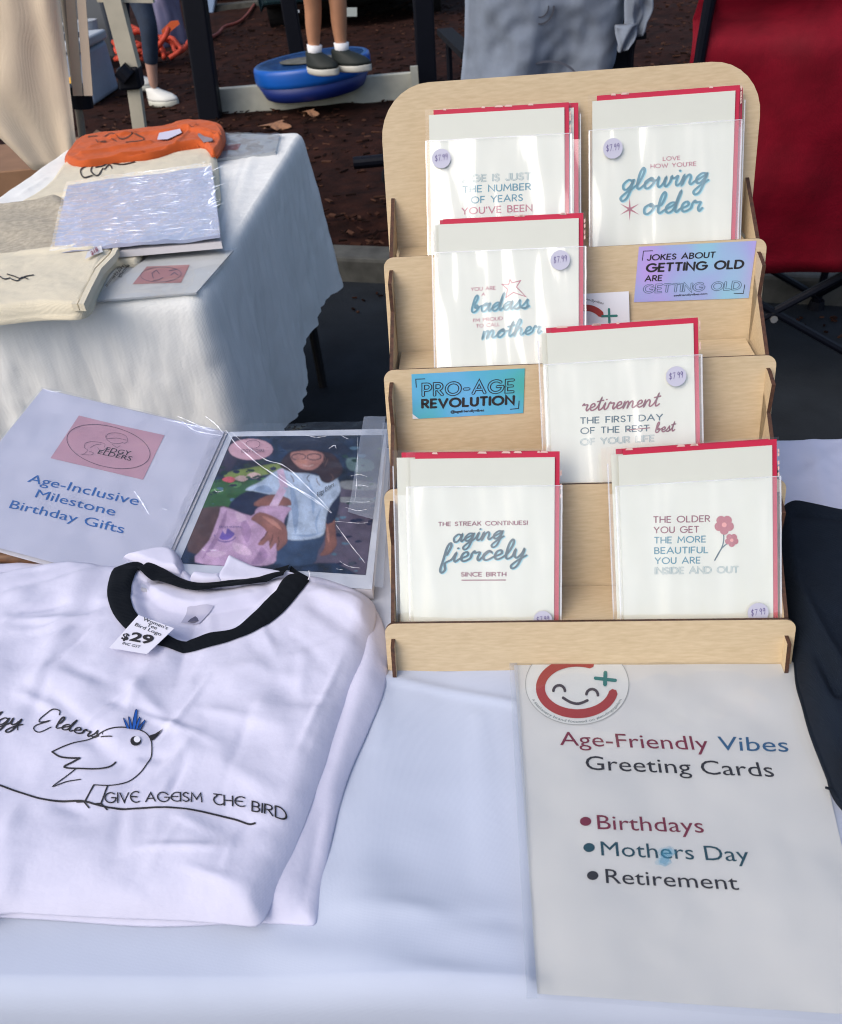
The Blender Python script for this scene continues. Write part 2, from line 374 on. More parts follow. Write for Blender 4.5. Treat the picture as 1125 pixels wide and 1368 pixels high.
# ------------------------------------------------------------------ ground
def ground():
    asp = mat('asphalt', (.016, .020, .025, 1), .9, var=.35, vscale=5, bump=1, bscale=160, spec=.25)
    b = MB(); b.quad((-90, -90, 0), (90, -90, 0), (90, 110, 0), (-90, 110, 0)); struct(b.build('asphalt_ground', asp))
    # mulch bed beyond the kerb, uneven
    k0, k1 = P(480, 369, .0), P(1050, 396, 0); d = (k1-k0); d.z = 0; d.normalize(); nn = Vector((-d.y, d.x, 0))
    mul = mat('mulch', (.034, .012, .008, 1), .95, spec=.1, vscale=9, col2=(.010, .004, .003, 1), detail=12, bump=1, bscale=60, bump2=.9, b2scale=14)
    nx, ny = 130, 110; b = MB(); vs = []
    for j in range(ny+1):
        for i in range(nx+1):
            s = -9+18*i/nx; t = .1+24*(j/ny)**1.6; p = k0+d*s+nn*t
            z = .03+.035*noise.noise(Vector((p.x*1.7, p.y*1.7, 0)))+.02*noise.noise(Vector((p.x*9, p.y*9, 3)))
            vs.append((p.x, p.y, z+.03*min(1, t)))
    b.add(vs, [(j*(nx+1)+i, j*(nx+1)+i+1, (j+1)*(nx+1)+i+1, (j+1)*(nx+1)+i) for j in range(ny) for i in range(nx)])
    struct(b.build('mulch_bed', mul, smooth=True))
    # loose chips of bark
    b = MB(); rr = random.Random(3)
    for i in range(6500):
        s = rr.uniform(-4, 4); t = rr.uniform(.0, 1)**1.5*8+.1; p = k0+d*s+nn*t; z = .075+.035*noise.noise(Vector((p.x*1.7, p.y*1.7, 0)))+.02*noise.noise(Vector((p.x*9, p.y*9, 3)))
        R = Matrix.Rotation(rr.uniform(0, 6.3), 3, 'Z') @ Matrix.Rotation(rr.uniform(-.5, .5), 3, 'X'); b.cur = rr.choice((0, 0, 1, 2))
        b.box((p.x, p.y, z-.01), (rr.uniform(.02, .06), rr.uniform(.006, .02), .006), R)
    for i in range(160):   # bark kicked over the kerb
        s = rr.uniform(-3, 3); t = -.16-abs(rr.gauss(0, .16)); p = k0+d*s+nn*t
        R = Matrix.Rotation(rr.uniform(0, 6.3), 3, 'Z'); b.cur = rr.choice((0, 1, 2)); b.box((p.x, p.y, .006), (rr.uniform(.006, .022), rr.uniform(.004, .009), .005), R)
    o = b.build('bark_chips', [mat('bark dark', (.014, .006, .004, 1), .9, spec=.1), mat('bark mid', (.04, .016, .010, 1), .9, spec=.1), mat('bark pale', (.075, .035, .022, 1), .9, spec=.1)]); o['kind'] = 'stuff'
    b = MB()
    for i in range(9):
        a = k0+d*(-5+i*1.2)-nn*.06; q = MB()
        q.frame_box(a+Vector((0, 0, -.05)), d*1.19, nn*.15, Vector((0, 0, .15)))
        o = q.build('kerb_stone', mat('kerb concrete', (.085, .085, .075, 1), .9, var=.4, vscale=12, bump=.8, bscale=120)); bevel(o, .015, 2); struct(o)
ground()
# ------------------------------------------------------------------ folding tables under cloths
def seg_fold(x, y, f):
    (ax, ay), (bx, by), wd, am = f
    dx, dy = bx-ax, by-ay; L2 = dx*dx+dy*dy; t = ((x-ax)*dx+(y-ay)*dy)/L2; tt = min(1, max(0, t))
    d = math.hypot(x-ax-dx*tt, y-ay-dy*tt)
    return am*math.exp(-(d/wd)**2)*(1 if 0 < t < 1 else .999)
def table_cloth(name, corners, drop, flare, foldamp, nf, seed, M, topfn, rc=.03, ns=560, kt=60, kd=46, dropfn=None, crinkle=.0):
    c = [Vector((x, y)) for x, y in corners]; cen = sum(c, Vector((0, 0)))/4
    per = []; n4 = ns//4
    for i in range(4):   # corners rounded
        a, b_ = c[i], c[(i+1) % 4]; e = (b_-a); Ln = e.length; e.normalize(); nrm = Vector((e.y, -e.x))
        pa, pb = a+e*rc, b_-e*rc
        for k in range(n4-10): per.append((pa+(pb-pa)*k/(n4-10), nrm, 0, i, k/(n4-10)))
        e2 = (c[(i+2) % 4]-b_).normalized(); n2 = Vector((e2.y, -e2.x)); cc = b_-e*rc+e2*rc
        for k in range(10):
            t = k/10; nn = nrm.slerp(n2, t) if nrm.dot(n2) > -.99 else nrm; per.append((cc+nn*rc, nn, 1-abs(t-.5)*2, i, 1))
    n = len(per); vs = [(cen.x, cen.y, T+topfn(cen.x, cen.y))]; fs = []
    for k in range(1, kt+1):
        s = (k/kt)
        for p in per:
            q = cen+(p[0]-cen)*s; vs.append((q.x, q.y, T+topfn(q.x, q.y)))
    al = 0; pos = [0]
    for i in range(n): pos.append(pos[-1]+(per[(i+1) % n][0]-per[i][0]).length)
    tot = pos[-1]
    for k in range(1, kd+1):
        t = k/kd
        for i, p in enumerate(per):
            th = pos[i]/tot*2*math.pi; D = drop*(dropfn(p[3], p[4]) if dropfn else 1)
            # nearness to a corner gives the big cone folds
            cd = min((p[0]-q).length for q in c); cf = math.exp(-(cd/.13)**2)
            fo = foldamp*(t**1.2)*(.6*math.sin(th*nf+seed)+.5*math.sin(th*nf*1.73+seed*2.3)+1.1*noise.noise(Vector((math.cos(th)*5, math.sin(th)*5, seed)))+(.8*(abs(math.sin(th*nf*1.15+2.5*noise.noise(Vector((math.cos(th)*9, math.sin(th)*9, 2)))))-.6) if crinkle else 0))
            fo += cf*t*.045
            cr = crinkle*noise.noise(Vector((p[0].x*30+t*3, p[0].y*30, D*t*9+seed)))*min(1, t*6)+crinkle*.5*noise.noise(Vector((p[0].x*40, p[0].y*40+t*5, D*t*34+seed)))*min(1, t*6)
            r_ = .012; dd = D*t
            out_ = r_*(1-math.exp(-dd/r_*1.2))+flare*t+fo+cr; zz = T+topfn(p[0].x, p[0].y)-(dd if dd > r_ else dd*dd/r_*.6+dd*.4)
            q = p[0]+p[1]*out_
            vs.append((q.x, q.y, zz-.012*cf*t+.015*math.sin(th*nf*.5)*t))
    for i in range(n): fs.append((0, 1+i, 1+(i+1) % n))
    for k in range(kt+kd-1):
        o = 1+k*n
        for i in range(n): fs.append((o+i, o+n+i, o+n+(i+1) % n, o+(i+1) % n))
    b = MB(); b.add(vs, fs); o = b.build(name, M, smooth=True)
    return o
def folding_table(label, corners):
    cx = sum(p[0] for p in corners)/4; cy = sum(p[1] for p in corners)/4
    t = thing('folding_table', label, 'table', (cx, cy, 0)); c = [Vector((x, y, 0)) for x, y in corners]; cen = Vector((cx, cy, 0))
    grey = mat('grey plastic top', (.45, .45, .44, 1), .5); blk = mat('black metal', (.01, .01, .012, 1), .45)
    MB().prism([cen+(p-cen)*.985+Vector((0, 0, T-.045)) for p in c], (0, 0, .038)).build('tabletop', grey, t)
    for p in c:
        q = cen+(p-cen)*.86
        MB().tube([q+Vector((0, 0, T-.045)), q+(q-cen)*.02], .014, 10).build('leg', blk, t)
    for i in (0, 2):
        a = cen+(c[i]-cen)*.86; b_ = cen+(c[(i+3) % 4]-cen)*.86; MB().tube([a+Vector((0, 0, .25)), b_+Vector((0, 0, .25))], .009, 8).build('crossbar', blk, t)
    return t
# near table: far edge runs behind the stand, near edge just inside the frame
_a, _b = P(20, 608, T), P(1125, 588, T)
def _far(x): return _a.y+(_b.y-_a.y)*(x-_a.x)/(_b.x-_a.x)
near_c = [(-1.05, -.155), (.85, -.335), (.85, _far(.85)), (-1.05, _far(-1.05))]
def fold_px(u0, v0, u1, v1, wd, am, z=T):
    a, b_ = P(u0, v0, z), P(u1, v1, z); return ((a.x, a.y), (b_.x, b_.y), wd, am)
near_f = [fold_px(440, 893, 700, 945, .004, .0022), fold_px(330, 1165, 640, 1240, .022, .004), fold_px(460, 1300, 700, 1290, .03, .003), fold_px(380, 1275, 730, 1330, .012, .0030), fold_px(520, 980, 480, 1260, .02, .0018), fold_px(530, 1213, 600, 1230, .005, .0016), fold_px(470, 1216, 560, 1222, .007, .0014), fold_px(600, 1232, 690, 1236, .006, -.0014), fold_px(430, 1330, 600, 1312, .006, .002), fold_px(515, 905, 505, 1000, .006, .0012), fold_px(560, 1300, 700, 1320, .005, .0016), fold_px(640, 960, 655, 1180, .006, .001),
          fold_px(600, 960, 640, 1200, .03, -.0016), fold_px(470, 1100, 520, 1330, .02, .002), fold_px(1060, 930, 1200, 1300, .03, .003)]
def near_top(x, y): return .0015+sum(seg_fold(x, y, f) for f in near_f)+.0016*noise.noise(Vector((x*9, y*14, 1)))+.0008*noise.noise(Vector((x*30, y*34, 2)))
folding_table('folding trestle table in the foreground that holds the card stand', near_c)
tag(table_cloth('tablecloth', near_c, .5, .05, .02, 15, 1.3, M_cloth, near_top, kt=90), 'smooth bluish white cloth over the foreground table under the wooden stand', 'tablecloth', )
left_c = [(-1.118, .930), (-.466, .862), (-.357, 1.927), (-1.009, 1.995)]
folding_table('folding table behind on the left with black legs under the second white cloth', left_c)
lf = [fold_px(0, 395, 270, 385, .02, .003), fold_px(330, 190, 290, 320, .006, .002), fold_px(300, 240, 380, 230, .006, .002), fold_px(300, 330, 340, 200, .012, .003), fold_px(60, 240, 30, 260, .01, .003)]
def left_top(x, y): return .0015+sum(seg_fold(x, y, f) for f in lf)+.0025*noise.noise(Vector((x*8, y*8, 5)))+.001*noise.noise(Vector((x*25, y*25, 2)))
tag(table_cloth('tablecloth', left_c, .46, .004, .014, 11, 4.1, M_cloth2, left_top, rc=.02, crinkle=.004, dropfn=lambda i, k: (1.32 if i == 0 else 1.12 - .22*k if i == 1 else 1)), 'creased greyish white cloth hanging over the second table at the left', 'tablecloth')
# ------------------------------------------------------------------ card stand
YAW = math.radians(-6.6484); LEAN = math.radians(17.4587); SW = .33
SX = Vector((math.cos(YAW), math.sin(YAW), 0)); SY = Vector((-math.sin(YAW), math.cos(YAW), 0))
SS = SY*math.sin(LEAN)+UPZ*math.cos(LEAN); SN = -SY*math.cos(LEAN)+UPZ*math.sin(LEAN)
S0 = Vector((0, 0, T+.0045))
YZ = [(.327, .3848), (.2358, .2646), (.1583, .1949), (.0806, .1243), (0, .0454)]
def SP(x, y, z): return S0+SX*x+SY*y+UPZ*z
def bo(i): return SP(0, YZ[i][0], YZ[i][1]-.0045)
stand = thing('card_stand', 'pale plywood tiered display stand full of greeting cards in cellophane', 'display stand', tuple(S0))
PT = .0032
def board(i, down, r, name, slots=()):
    """board i leans back: outline in (x, s) with s measured down from its top edge"""
    o = bo(i); h = SW/2; k = 8
    L = [(-h+r-r*math.cos(a), -r+r*math.sin(a)) for a in [math.pi/2*j/k for j in range(k+1)]]
    L += [(h-r+r*math.sin(a), -r+r*math.cos(a)) for a in [math.pi/2*j/k for j in range(k+1)]]
    L += [(h, -down), (-h, -down)]
    b = MB(); b.prism([o+SX*x+SS*s for x, s in L], -SN*PT, side_mi=1)
    p = b.build(name, [M_wood, M_burn], stand); bevel(p, .0003, 1); return p
floor_z = [.2546, .1849, .1143, .0354]
board(0, .155, .044, 'back_panel')
for i in (1, 2, 3): board(i, .0945, .009, 'tier_board')
board(4, .0462, .009, 'front_board')
for k in range(4):
    i = k+1; yf = YZ[i][0]-(YZ[i][1]-floor_z[k])*math.tan(LEAN)+.0035; yb = YZ[i-1][0]-(YZ[i-1][1]-floor_z[k])*math.tan(LEAN)-.001
    b = MB(); b.cur = 0
    a = SP(-SW/2+.011, yf, floor_z[k]-.0045-PT); b.frame_box(a, SX*(SW-.022), SY*(yb-yf), UPZ*PT)
    b.build('shelf', M_wood, stand)
def prof():
    """side panel outline in (y, z): toothed front edge, sloping back"""
    pts = [(-.022, -.0045+.0002)]
    pts += [(-.0145, .0), (-.0075, .0285)]
    for i in (4, 3, 2, 1):
        y0, z0 = YZ[i]; y1, z1 = YZ[i-1]
        # behind board i at its top, then lean back up to the slot top on the next board
        f = lambda s, off: (YZ[i-1][0]-s*math.sin(LEAN)-off*math.cos(LEAN), YZ[i-1][1]-s*math.cos(LEAN)+off*math.sin(LEAN))
        sl = {1: .093, 2: .030, 3: .030, 4: .027}[i]
        if i == 4: pts += [(-.0005-.0035, .030)]
        g = lambda s, off: (YZ[i][0]-s*math.sin(LEAN)-off*math.cos(LEAN), YZ[i][1]-s*math.cos(LEAN)+off*math.sin(LEAN))
        pts += [g(.012, -.0045), g(.002, -.006), f(sl, .0012)]
        if i != 1: pts += [f(sl, -.0005), f(.0935, -.0002) ] if False else [f(sl, -.0005)]
    return pts
def side_panel(x):
    segs = []
    b = MB(); h = PT/2
    # built tooth by tooth so that each outline stays simple
    for i in (4, 3, 2, 1):
        sl = {1: .093, 2: .030, 3: .030, 4: .027}[i]
        f = lambda j, s, off: (YZ[j][0]-s*math.sin(LEAN)-off*math.cos(LEAN), YZ[j][1]-s*math.cos(LEAN)+off*math.sin(LEAN))
        zf = floor_z[4-i] if False else {4: .0354, 3: .1143, 2: .1849, 1: .2546}[i]
        loop = [f(i, .0095, -.0042), f(i, .0005, -.0050), f(i-1, sl, .0010), f(i-1, sl+.004, 0.0002), (YZ[i-1][0]-(YZ[i-1][1]-zf)*math.tan(LEAN)-.0002, zf)]
        b.prism([SP(x-h, yy, zz-.0045) for yy, zz in loop], SX*PT, side_mi=1)
    # lower body under the shelves, with the foot that pokes out in front
    loop = [(-.024, 0), (-.0128, .0305), (-.0045, .0312), (.0, .0349), (.050, .0349), (.0565, .108), (.0745, .1138), (.128, .1138), (.135, .18), (.150, .1844), (.206, .1844), (.212, .25), (.228, .254), (.27, .254), (.30, .12), (.31, 0)]
    b.prism([SP(x-h, yy, zz-.0042) for yy, zz in loop], SX*PT, side_mi=1)
    return b.build('side_panel', [M_wood, M_burn], stand)
side_panel(-SW/2+.0065); side_panel(SW/2-.0065)
# foot of each side panel showing in front of the front board
# stickers on the boards
def bplane(i): 
    o = bo(i); return lambda u, v: PP(u, v, o, SN)
def quad_sticker(i, pts, m, h=.0004):
    pf = bplane(i); return MB().prism([pf(*p)+SN*.0002 for p in pts], SN*h)
def holo(name, c1, c2, c3):
    m = mat(name, c1, .3, spec=.6); nt = m.node_tree; N = nt.nodes; L = nt.links; b = N['Principled BSDF']
    tc = N.new('ShaderNodeTexCoord'); n = N.new('ShaderNodeTexNoise'); n.inputs['Scale'].default_value = 17; n.inputs['Detail'].default_value = 1; L.new(tc.outputs['Object'], n.inputs[0])
    r = N.new('ShaderNodeValToRGB'); L.new(n.outputs[0], r.inputs[0]); e = r.color_ramp.elements
    e[0].position = .32; e[0].color = c1; e[1].position = .68; e[1].color = c3; k = e.new(.5); k.color = c2
    L.new(r.outputs[0], b.inputs['Base Color']); return m
M_h1 = holo('lilac foil print', rgb(186, 146, 222), rgb(156, 160, 212), rgb(140, 186, 210)); M_h2 = holo('blue foil print', rgb(118, 172, 232), rgb(84, 168, 205), rgb(70, 168, 165))
st = quad_sticker(1, [(853.6, 329.5), (1010.4, 321.5), (1000, 398), (846.7, 403.6)], M_h1).build('sticker', M_h1, stand); st['label'] = 'lilac sticker with black lettering about getting old'
pf = bplane(1); of = Off(SN, .0008)
caps('JOKES ABOUT', pf, (864.8, 347.6), (954.4, 343.6), 7, M_ink, st, of, .2, lean=.12)
caps('GETTING OLD', pf, (863.7, 362.8), (991.7, 357.7), 10, M_ink, st, of, .24, lean=.12)
caps('ARE', pf, (861.6, 375.6), (883.5, 374.6), 7, M_ink, st, of, .2, lean=.12)
M_ink2 = mat('blue grey ink', (.09, .14, .22, 1), .5)
caps('GETTING OLD', pf, (860, 390.8), (988, 386), 10, M_ink2, st, of, .27, outline=(M_h1, .15), lean=.12)
put_text('agefriendlyvibes.com', pf, (900, 395.9), (944.8, 393.2), (0, -2.6), M_ink, st, of, .02)
g = lambda x, y: of(pf(x, y))
b = MB(); b.ribbon([(857.9, 348), (859.5, 335.3), (872, 334.8)], .9, g, cap=False); b.build('bracket_mark', M_ink, st); b = MB(); b.ribbon([(980, 391.6), (992.8, 391.9), (994.7, 379.9)], .9, g, cap=False); b.build('bracket_mark', M_ink, st)
st = quad_sticker(2, [(549.8, 499.9), (701.1, 491.9), (699.1, 551.6), (551.5, 559.6)], M_h2).build('sticker', M_h2, stand); st['label'] = 'blue sticker with outlined lettering on the third tier'
pf = bplane(2)
caps('PRO-AGE', pf, (565.5, 528.5), (685.5, 523), 15.5, M_ink, st, of, .26, outline=(M_h2, .15), sp=.3)
caps('REVOLUTION', pf, (564.5, 544.5), (686, 539.3), 10.5, M_ink, st, of, .27, sp=.3)
put_text('@agefriendlyvibes', pf, (602, 551.4), (646.9, 549.1), (0, -3.2), M_ink, st, of, .03)
g2 = lambda x, y: of(pf(x, y))
b = MB(); b.ribbon([(556.3, 517.5), (555.5, 506.3), (568, 505.8)], 1.1, g2, cap=False); b.build('bracket_mark', M_ink, st); b = MB(); b.ribbon([(681.5, 546.5), (692.8, 545.3), (693.5, 535)], 1.1, g2, cap=False); b.build('bracket_mark', M_ink, st)
b = MB(); b.fill([of(pf(*p))+SN*.0004 for p in ((551.5, 559.2), (551.2, 552.5), (559.5, 558.8))]); b.build('peeled_corner', mat('sticker backing', (.7, .7, .72, 1), .5), st)
M_biz = mat('business card white', (.72, .74, .80, 1), .5)
M_logo = mat('logo red', (.36, .035, .03, 1), .5); M_plus = mat('logo green', (.03, .19, .17, 1), .5)
o1 = bo(1)+SN*.003; pf = lambda u, v: PP(u, v, o1, SN)
bc = thing('business_card', 'small white card with red arc and green plus sign tucked beside the mother card', 'business card', tuple(pf(815, 430)))
MB().prism([pf(*p) for p in ((762, 393.5), (840, 389), (841.5, 440), (763, 445))], SN*.0005).build('card', M_biz, bc)
of = Off(SN, .0008); g = lambda x, y: of(pf(x, y))
MB().ribbon(arc(783, 441, 28, 30, 250, 315, 14), 8.5, g).build('logo_arc', M_logo, bc)
b = MB(); b.ribbon([(803.5, 422.3), (824, 421.6)], 3.2, g); b.ribbon([(813.4, 412.5), (814, 431)], 3.2, lambda x, y: g(x, y)+SN*.0002); b.build('plus_sign', M_plus, bc)
put_text('endlyvibes', pf, (783, 400.5), (806, 406.5), (1, -3), M_ink, bc, of)
# ------------------------------------------------------------------ greeting cards
class Frame: pass
def card_frame(i, TL, TR, BL, BR, top_off=.006):
    o = bo(i)+SN*top_off; a = PP(*TL, o, SN); b_ = PP(*TR, o, SN); W = (b_-a).length
    lo, hi = 0, .043
    for _ in range(30):
        md = (lo+hi)/2; q = bo(i)+SN*md; c = PP(*BL, q, SN); d = PP(*BR, q, SN)
        if (d-c).length > W: lo = md
        else: hi = md
    F = Frame(); V = ((a+b_)/2-(c+d)/2); F.h = V.length; F.V = V.normalized()
    U = ((b_-a)+(d-c)).normalized(); F.U = (U-F.V*U.dot(F.V)).normalized(); F.N = F.U.cross(F.V).normalized(); F.w = ((b_-a).length+(d-c).length)/2
    F.o = (c+d)/2-F.U*F.w/2; F.off = md; return F
def in2(F, u, v):
    p = PP(u, v, F.o, F.N)-F.o; return p.dot(F.U), p.dot(F.V)
def to3(F, x, y, n): return F.o+F.U*x+F.V*y+F.N*n
def slab(b, F, x0, y0, x1, y1, n0, n1, rad=0): b.frame_box(to3(F, x0, y0, n0), F.U*(x1-x0), F.V*(y1-y0), F.N*(n1-n0)); return b
def film_sheet(b, F, x0, y0, x1, y1, n, puff=.002, nx=16, ny=20, seed=0):
    vs = []
    for j in range(ny+1):
        for i in range(nx+1):
            s, t = i/nx, j/ny; e = min(s, 1-s, .25)*4; e2 = min(t, 1.0)
            z = n+puff*(.35+.65*e)*(.6+.5*noise.noise(Vector((s*3+seed, t*1.6, seed*1.7))))+puff*.35*noise.noise(Vector((s*9+seed, t*2, 4)))
            vs.append(to3(F, x0+(x1-x0)*s, y0+(y1-y0)*t, z))
    b.add(vs, [(j*(nx+1)+i, j*(nx+1)+i+1, (j+1)*(nx+1)+i+1, (j+1)*(nx+1)+i) for j in range(ny) for i in range(nx)]); return b
DN = .0115     # how far a card reaches down behind the lip
def pack(F, label, film_y, env=(.004, .0045), seed=0, down=DN, price=None, group=None):
    """one card in its cellophane pocket with its red envelope behind"""
    t = thing('greeting_card', label, 'greeting card', tuple(to3(F, F.w/2, -down, 0)), group)
    w_, h_ = F.w, F.h
    b = MB(); slab(b, F, env[0], -down, w_+env[0], h_+env[1], -.0022, -.0014); e = b.build('envelope', M_env, t)
    b = MB(); slab(b, F, 0, -down, w_, h_, -.0012, -.0007); slab(b, F, .0, -down, w_, h_, -.0005, 0.0)
    pp_ = b.build('card', M_paper, t)
    (lx, ly), (rx, ry) = in2(F, *film_y[0]), in2(F, *film_y[1]); fy = (ly+ry)/2
    x0, x1 = -.0035, w_+env[0]+.0022
    b = MB(); film_sheet(b, F, x0, -down, x1, fy, .0008, .0022, seed=seed); fr = b.build('sleeve_front', M_film, t, smooth=True)
    b = MB()
    film_sheet(b, F, x0, -down, x1, h_+env[1]+.0015, -.0034, .0003, seed=seed+3); b.build('sleeve_back', M_film2, t, smooth=True)
    for xx, ww in ((x0, .0011), (x1-.0013, .0013)):
        b = MB()
        ys = [-down+(fy+down)*k/14 for k in range(15)]
        for k in range(14):
            ja = .0003*noise.noise(Vector((seed, k*.7, xx*50))); jb = .0003*noise.noise(Vector((seed, (k+1)*.7, xx*50)))
            b.quad(to3(F, xx+ja, ys[k], .0016), to3(F, xx+ww+ja, ys[k], .0018), to3(F, xx+ww+jb, ys[k+1], .0018), to3(F, xx+jb, ys[k+1], .0016))
        b.build('sleeve_seam', M_filmedge, t)
    b = MB(); b.quad(to3(F, x0, fy-.0005, .0021), to3(F, x1, fy-.0005, .0021), to3(F, x1, fy+.0002, .0021), to3(F, x0, fy+.0002, .0021))
    b.build('sleeve_seam', M_filmedge, t)
    rr = random.Random(seed); b = MB()       # torn glue strip flecks along the top of the envelope
    for k in range(rr.randint(4, 7)):
        x = rr.uniform(.05, .95)*w_; l = rr.uniform(.002, .008)
        b.quad(to3(F, x, h_+env[1]-.0008, -.0010), to3(F, x+l, h_+env[1]-.0010, -.0010), to3(F, x+l*.9, h_+env[1]+.0006, -.0010), to3(F, x+l*.2, h_+env[1]+.0008, -.0010))
    for k in range(5):
        y = h_*rr.uniform(.75, 1); x = w_+env[0]+.0006; b.quad(to3(F, x, y, -.001), to3(F, x+.0012, y+.001, -.001), to3(F, x+.001, y+.004, -.001), to3(F, x-.0002, y+.003, -.001))
    gf = b.build('glue_flecks', mat('torn glue strip', (.62, .42, .38, 1), .4), t); gf['kind'] = 'stuff'
    if price:
        (u, v, r, txt) = price; cx, cy = in2(F, u, v); k = (in2(F, u+r, v)[0]-cx)
        b = MB(); b.prism([to3(F, cx+k*math.cos(a), cy+k*math.sin(a), .0034) for a in [2*math.pi*q/36 for q in range(36)]], F.N*.0002); d = b.build('price_dot', M_dot, t)
        stx, W = stroke_text(txt, .22, .3); kk = k*1.25/W
        b = MB(); fn = lambda x, y: to3(F, cx-k*.66+x*kk*1.05, cy-k*.28+y*k*.62+.1*x*kk, .0038)
        for q in stx: b.ribbon(q, .10, fn)
        b.build('handwriting', M_pen, d)
    return t, pp_
def offF(F): return Off(F.N, .0002)
def plane(F): return lambda u, v: PP(u, v, F.o, F.N)
def script(words, F, L, R, xh, m, parent, wd, shadow=None, lean=.0):
    st_, W = cursive(words); pf = plane(F); o = Off(F.N, .0003)
    if shadow: put_strokes(st_, W, pf, (L[0]+1.2, L[1]+1.0), (R[0]+1.2, R[1]+1.0), (0, -xh), wd*1.05, shadow, parent, Off(F.N, .0002))
    return put_strokes(st_, W, pf, L, R, (0, -xh), wd, m, parent, Off(F.N, .0004))
def spare(F, dx, dy, label, dn=-.0045, down=DN):
    """another card of the same kind standing behind, shifted"""
    G2 = Frame(); G2.__dict__.update(F.__dict__); G2.o = F.o+F.U*dx+F.V*dy+F.N*dn
    t = thing('greeting_card', label, 'greeting card', tuple(to3(G2, F.w/2, -down, 0)))
    b = MB(); slab(b, G2, .004, -down-dy, F.w+.004, F.h+.0042, -.0012, -.0006); b.build('envelope', M_env, t)
    b = MB(); slab(b, G2, 0, -down-dy, F.w, F.h, -.0005, 0); b.build('card', M_paper, t)
    b = MB(); film_sheet(b, G2, -.0035, -down-dy, F.w+.006, F.h*.77, .0004, .0008, seed=dx*900); b.build('sleeve_front', M_film, t, smooth=True)
    b = MB(); film_sheet(b, G2, -.0035, -down-dy, F.w+.006, F.h+.006, -.0018, .0003, seed=dx*700); b.build('sleeve_back', M_film2, t, smooth=True)
    for xx in (-.0035, F.w+.005): b = MB(); b.quad(to3(G2, xx, -down-dy, .001), to3(G2, xx+.0011, -down-dy, .001), to3(G2, xx+.0011, F.h*.95, .001), to3(G2, xx, F.h*.95, .001)); b.build('sleeve_seam', M_filmedge, t)
    return t
# 1 age is just the number
F = card_frame(0, (573.5, 155), (753.5, 142), (576.3, 335), (755.2, 328), .012)
c, pp_ = pack(F, 'greeting card at the top left of the stand about age and a number of years', ((572, 190.5), (752, 178)), seed=1, price=(590, 213.5, 12.5, '$7.99'))
pf = plane(F); of = offF(F)
caps('AGE IS JUST', pf, (618.7, 243.4), (708.5, 239.4), 8.6, M_grey, pp_, of, .22, outline=(M_paper, .13)); caps('THE NUMBER', pf, (618.7, 257.3), (708.8, 253.3), 8.3, M_teal2, pp_, of, .17)
caps('OF YEARS', pf, (629.9, 271.5), (697.9, 268), 8.3, M_teal2, pp_, of, .17); caps("YOU'VE BEEN", pf, (617.3, 286.3), (710.7, 281.7), 8.3, M_pink, pp_, of, .17)
spare(F, .0085, .001, 'spare card peeping out to the right behind the top left card')
# 2 glowing older
F = card_frame(0, (791.5, 136), (982.7, 120), (792, 325.3), (976.5, 316), .012)
c, pp_ = pack(F, 'greeting card at the top right of the stand with teal script and a pink starburst', ((791, 175.5), (980, 160)), seed=2, price=(818, 199.5, 13, '$7.99'))
pf = plane(F); of = offF(F)
caps('LOVE', pf, (885.9, 214.7), (908.5, 213.3), 5, M_pink, pp_, of, .17); caps("HOW YOU'RE", pf, (869.6, 224.8), (929.9, 221.3), 5.2, M_pink, pp_, of, .17)
script('glowing', F, (829.5, 254.5), (945, 244), 13, M_teal2, pp_, .21, M_tealsh); script('older', F, (857.3, 286), (937, 281.3), 13, M_teal2, pp_, .21, M_tealsh)
b = MB()
for k in range(6):
    a = math.radians(90+60*k); r = 16 if k in (0, 3) else 15
    b.fill([of(pf(841.3+x, 279.5+y)) for x, y in ((1.5*math.cos(a+1.57), -1.5*math.sin(a+1.57)), (r*math.cos(a), -r*math.sin(a)), (1.5*math.cos(a-1.57), -1.5*math.sin(a-1.57)))])
b.build('starburst', M_pink, pp_)
spare(F, .0035, -.001, 'spare card directly behind the top right card with only its edge showing')
# 3 badass mother
F = card_frame(1, (588, 302.5), (770.7, 288.7), (587, 486), (775.5, 478), .014)
c, pp_ = pack(F, 'greeting card on the second tier for a mother with an outlined pink star', ((586, 340.5), (772, 327)), seed=3, price=(748, 348.5, 13, '$7.99'))
pf = plane(F); of = offF(F)
caps('YOU ARE', pf, (629.3, 388.7), (661.9, 386.8), 4.4, M_pink, pp_, of, .17); caps('A', pf, (643.6, 395.3), (648, 395.1), 4, M_pink, pp_, of, .17)
caps("I'M PROUD", pf, (632.5, 430.2), (671.2, 427.3), 4.3, M_pink, pp_, of, .17); caps('TO CALL', pf, (636.5, 437.7), (667.5, 435.3), 4.3, M_pink, pp_, of, .17)
script('badass', F, (627.5, 417.5), (706, 411.5), 10.5, M_teal2, pp_, .22, M_tealsh); script('mother', F, (642.7, 452.5), (722, 445), 10, M_teal2, pp_, .22, M_tealsh)
g = lambda x, y: of(pf(x, y)); z8 = lambda x, y: (500+x*.2667, 270+y*.2667)
MB().ribbon([z8(*p) for p in ((680, 387), (690, 405), (733, 393), (712, 425), (760, 474), (697, 452), (660, 478), (668, 436), (640, 412), (674, 412))], 1.5, g, closed=True).build('star_outline', M_pink, pp_)
spare(F, -.0030, .0005, 'spare card behind the mother card with a thin left edge showing')
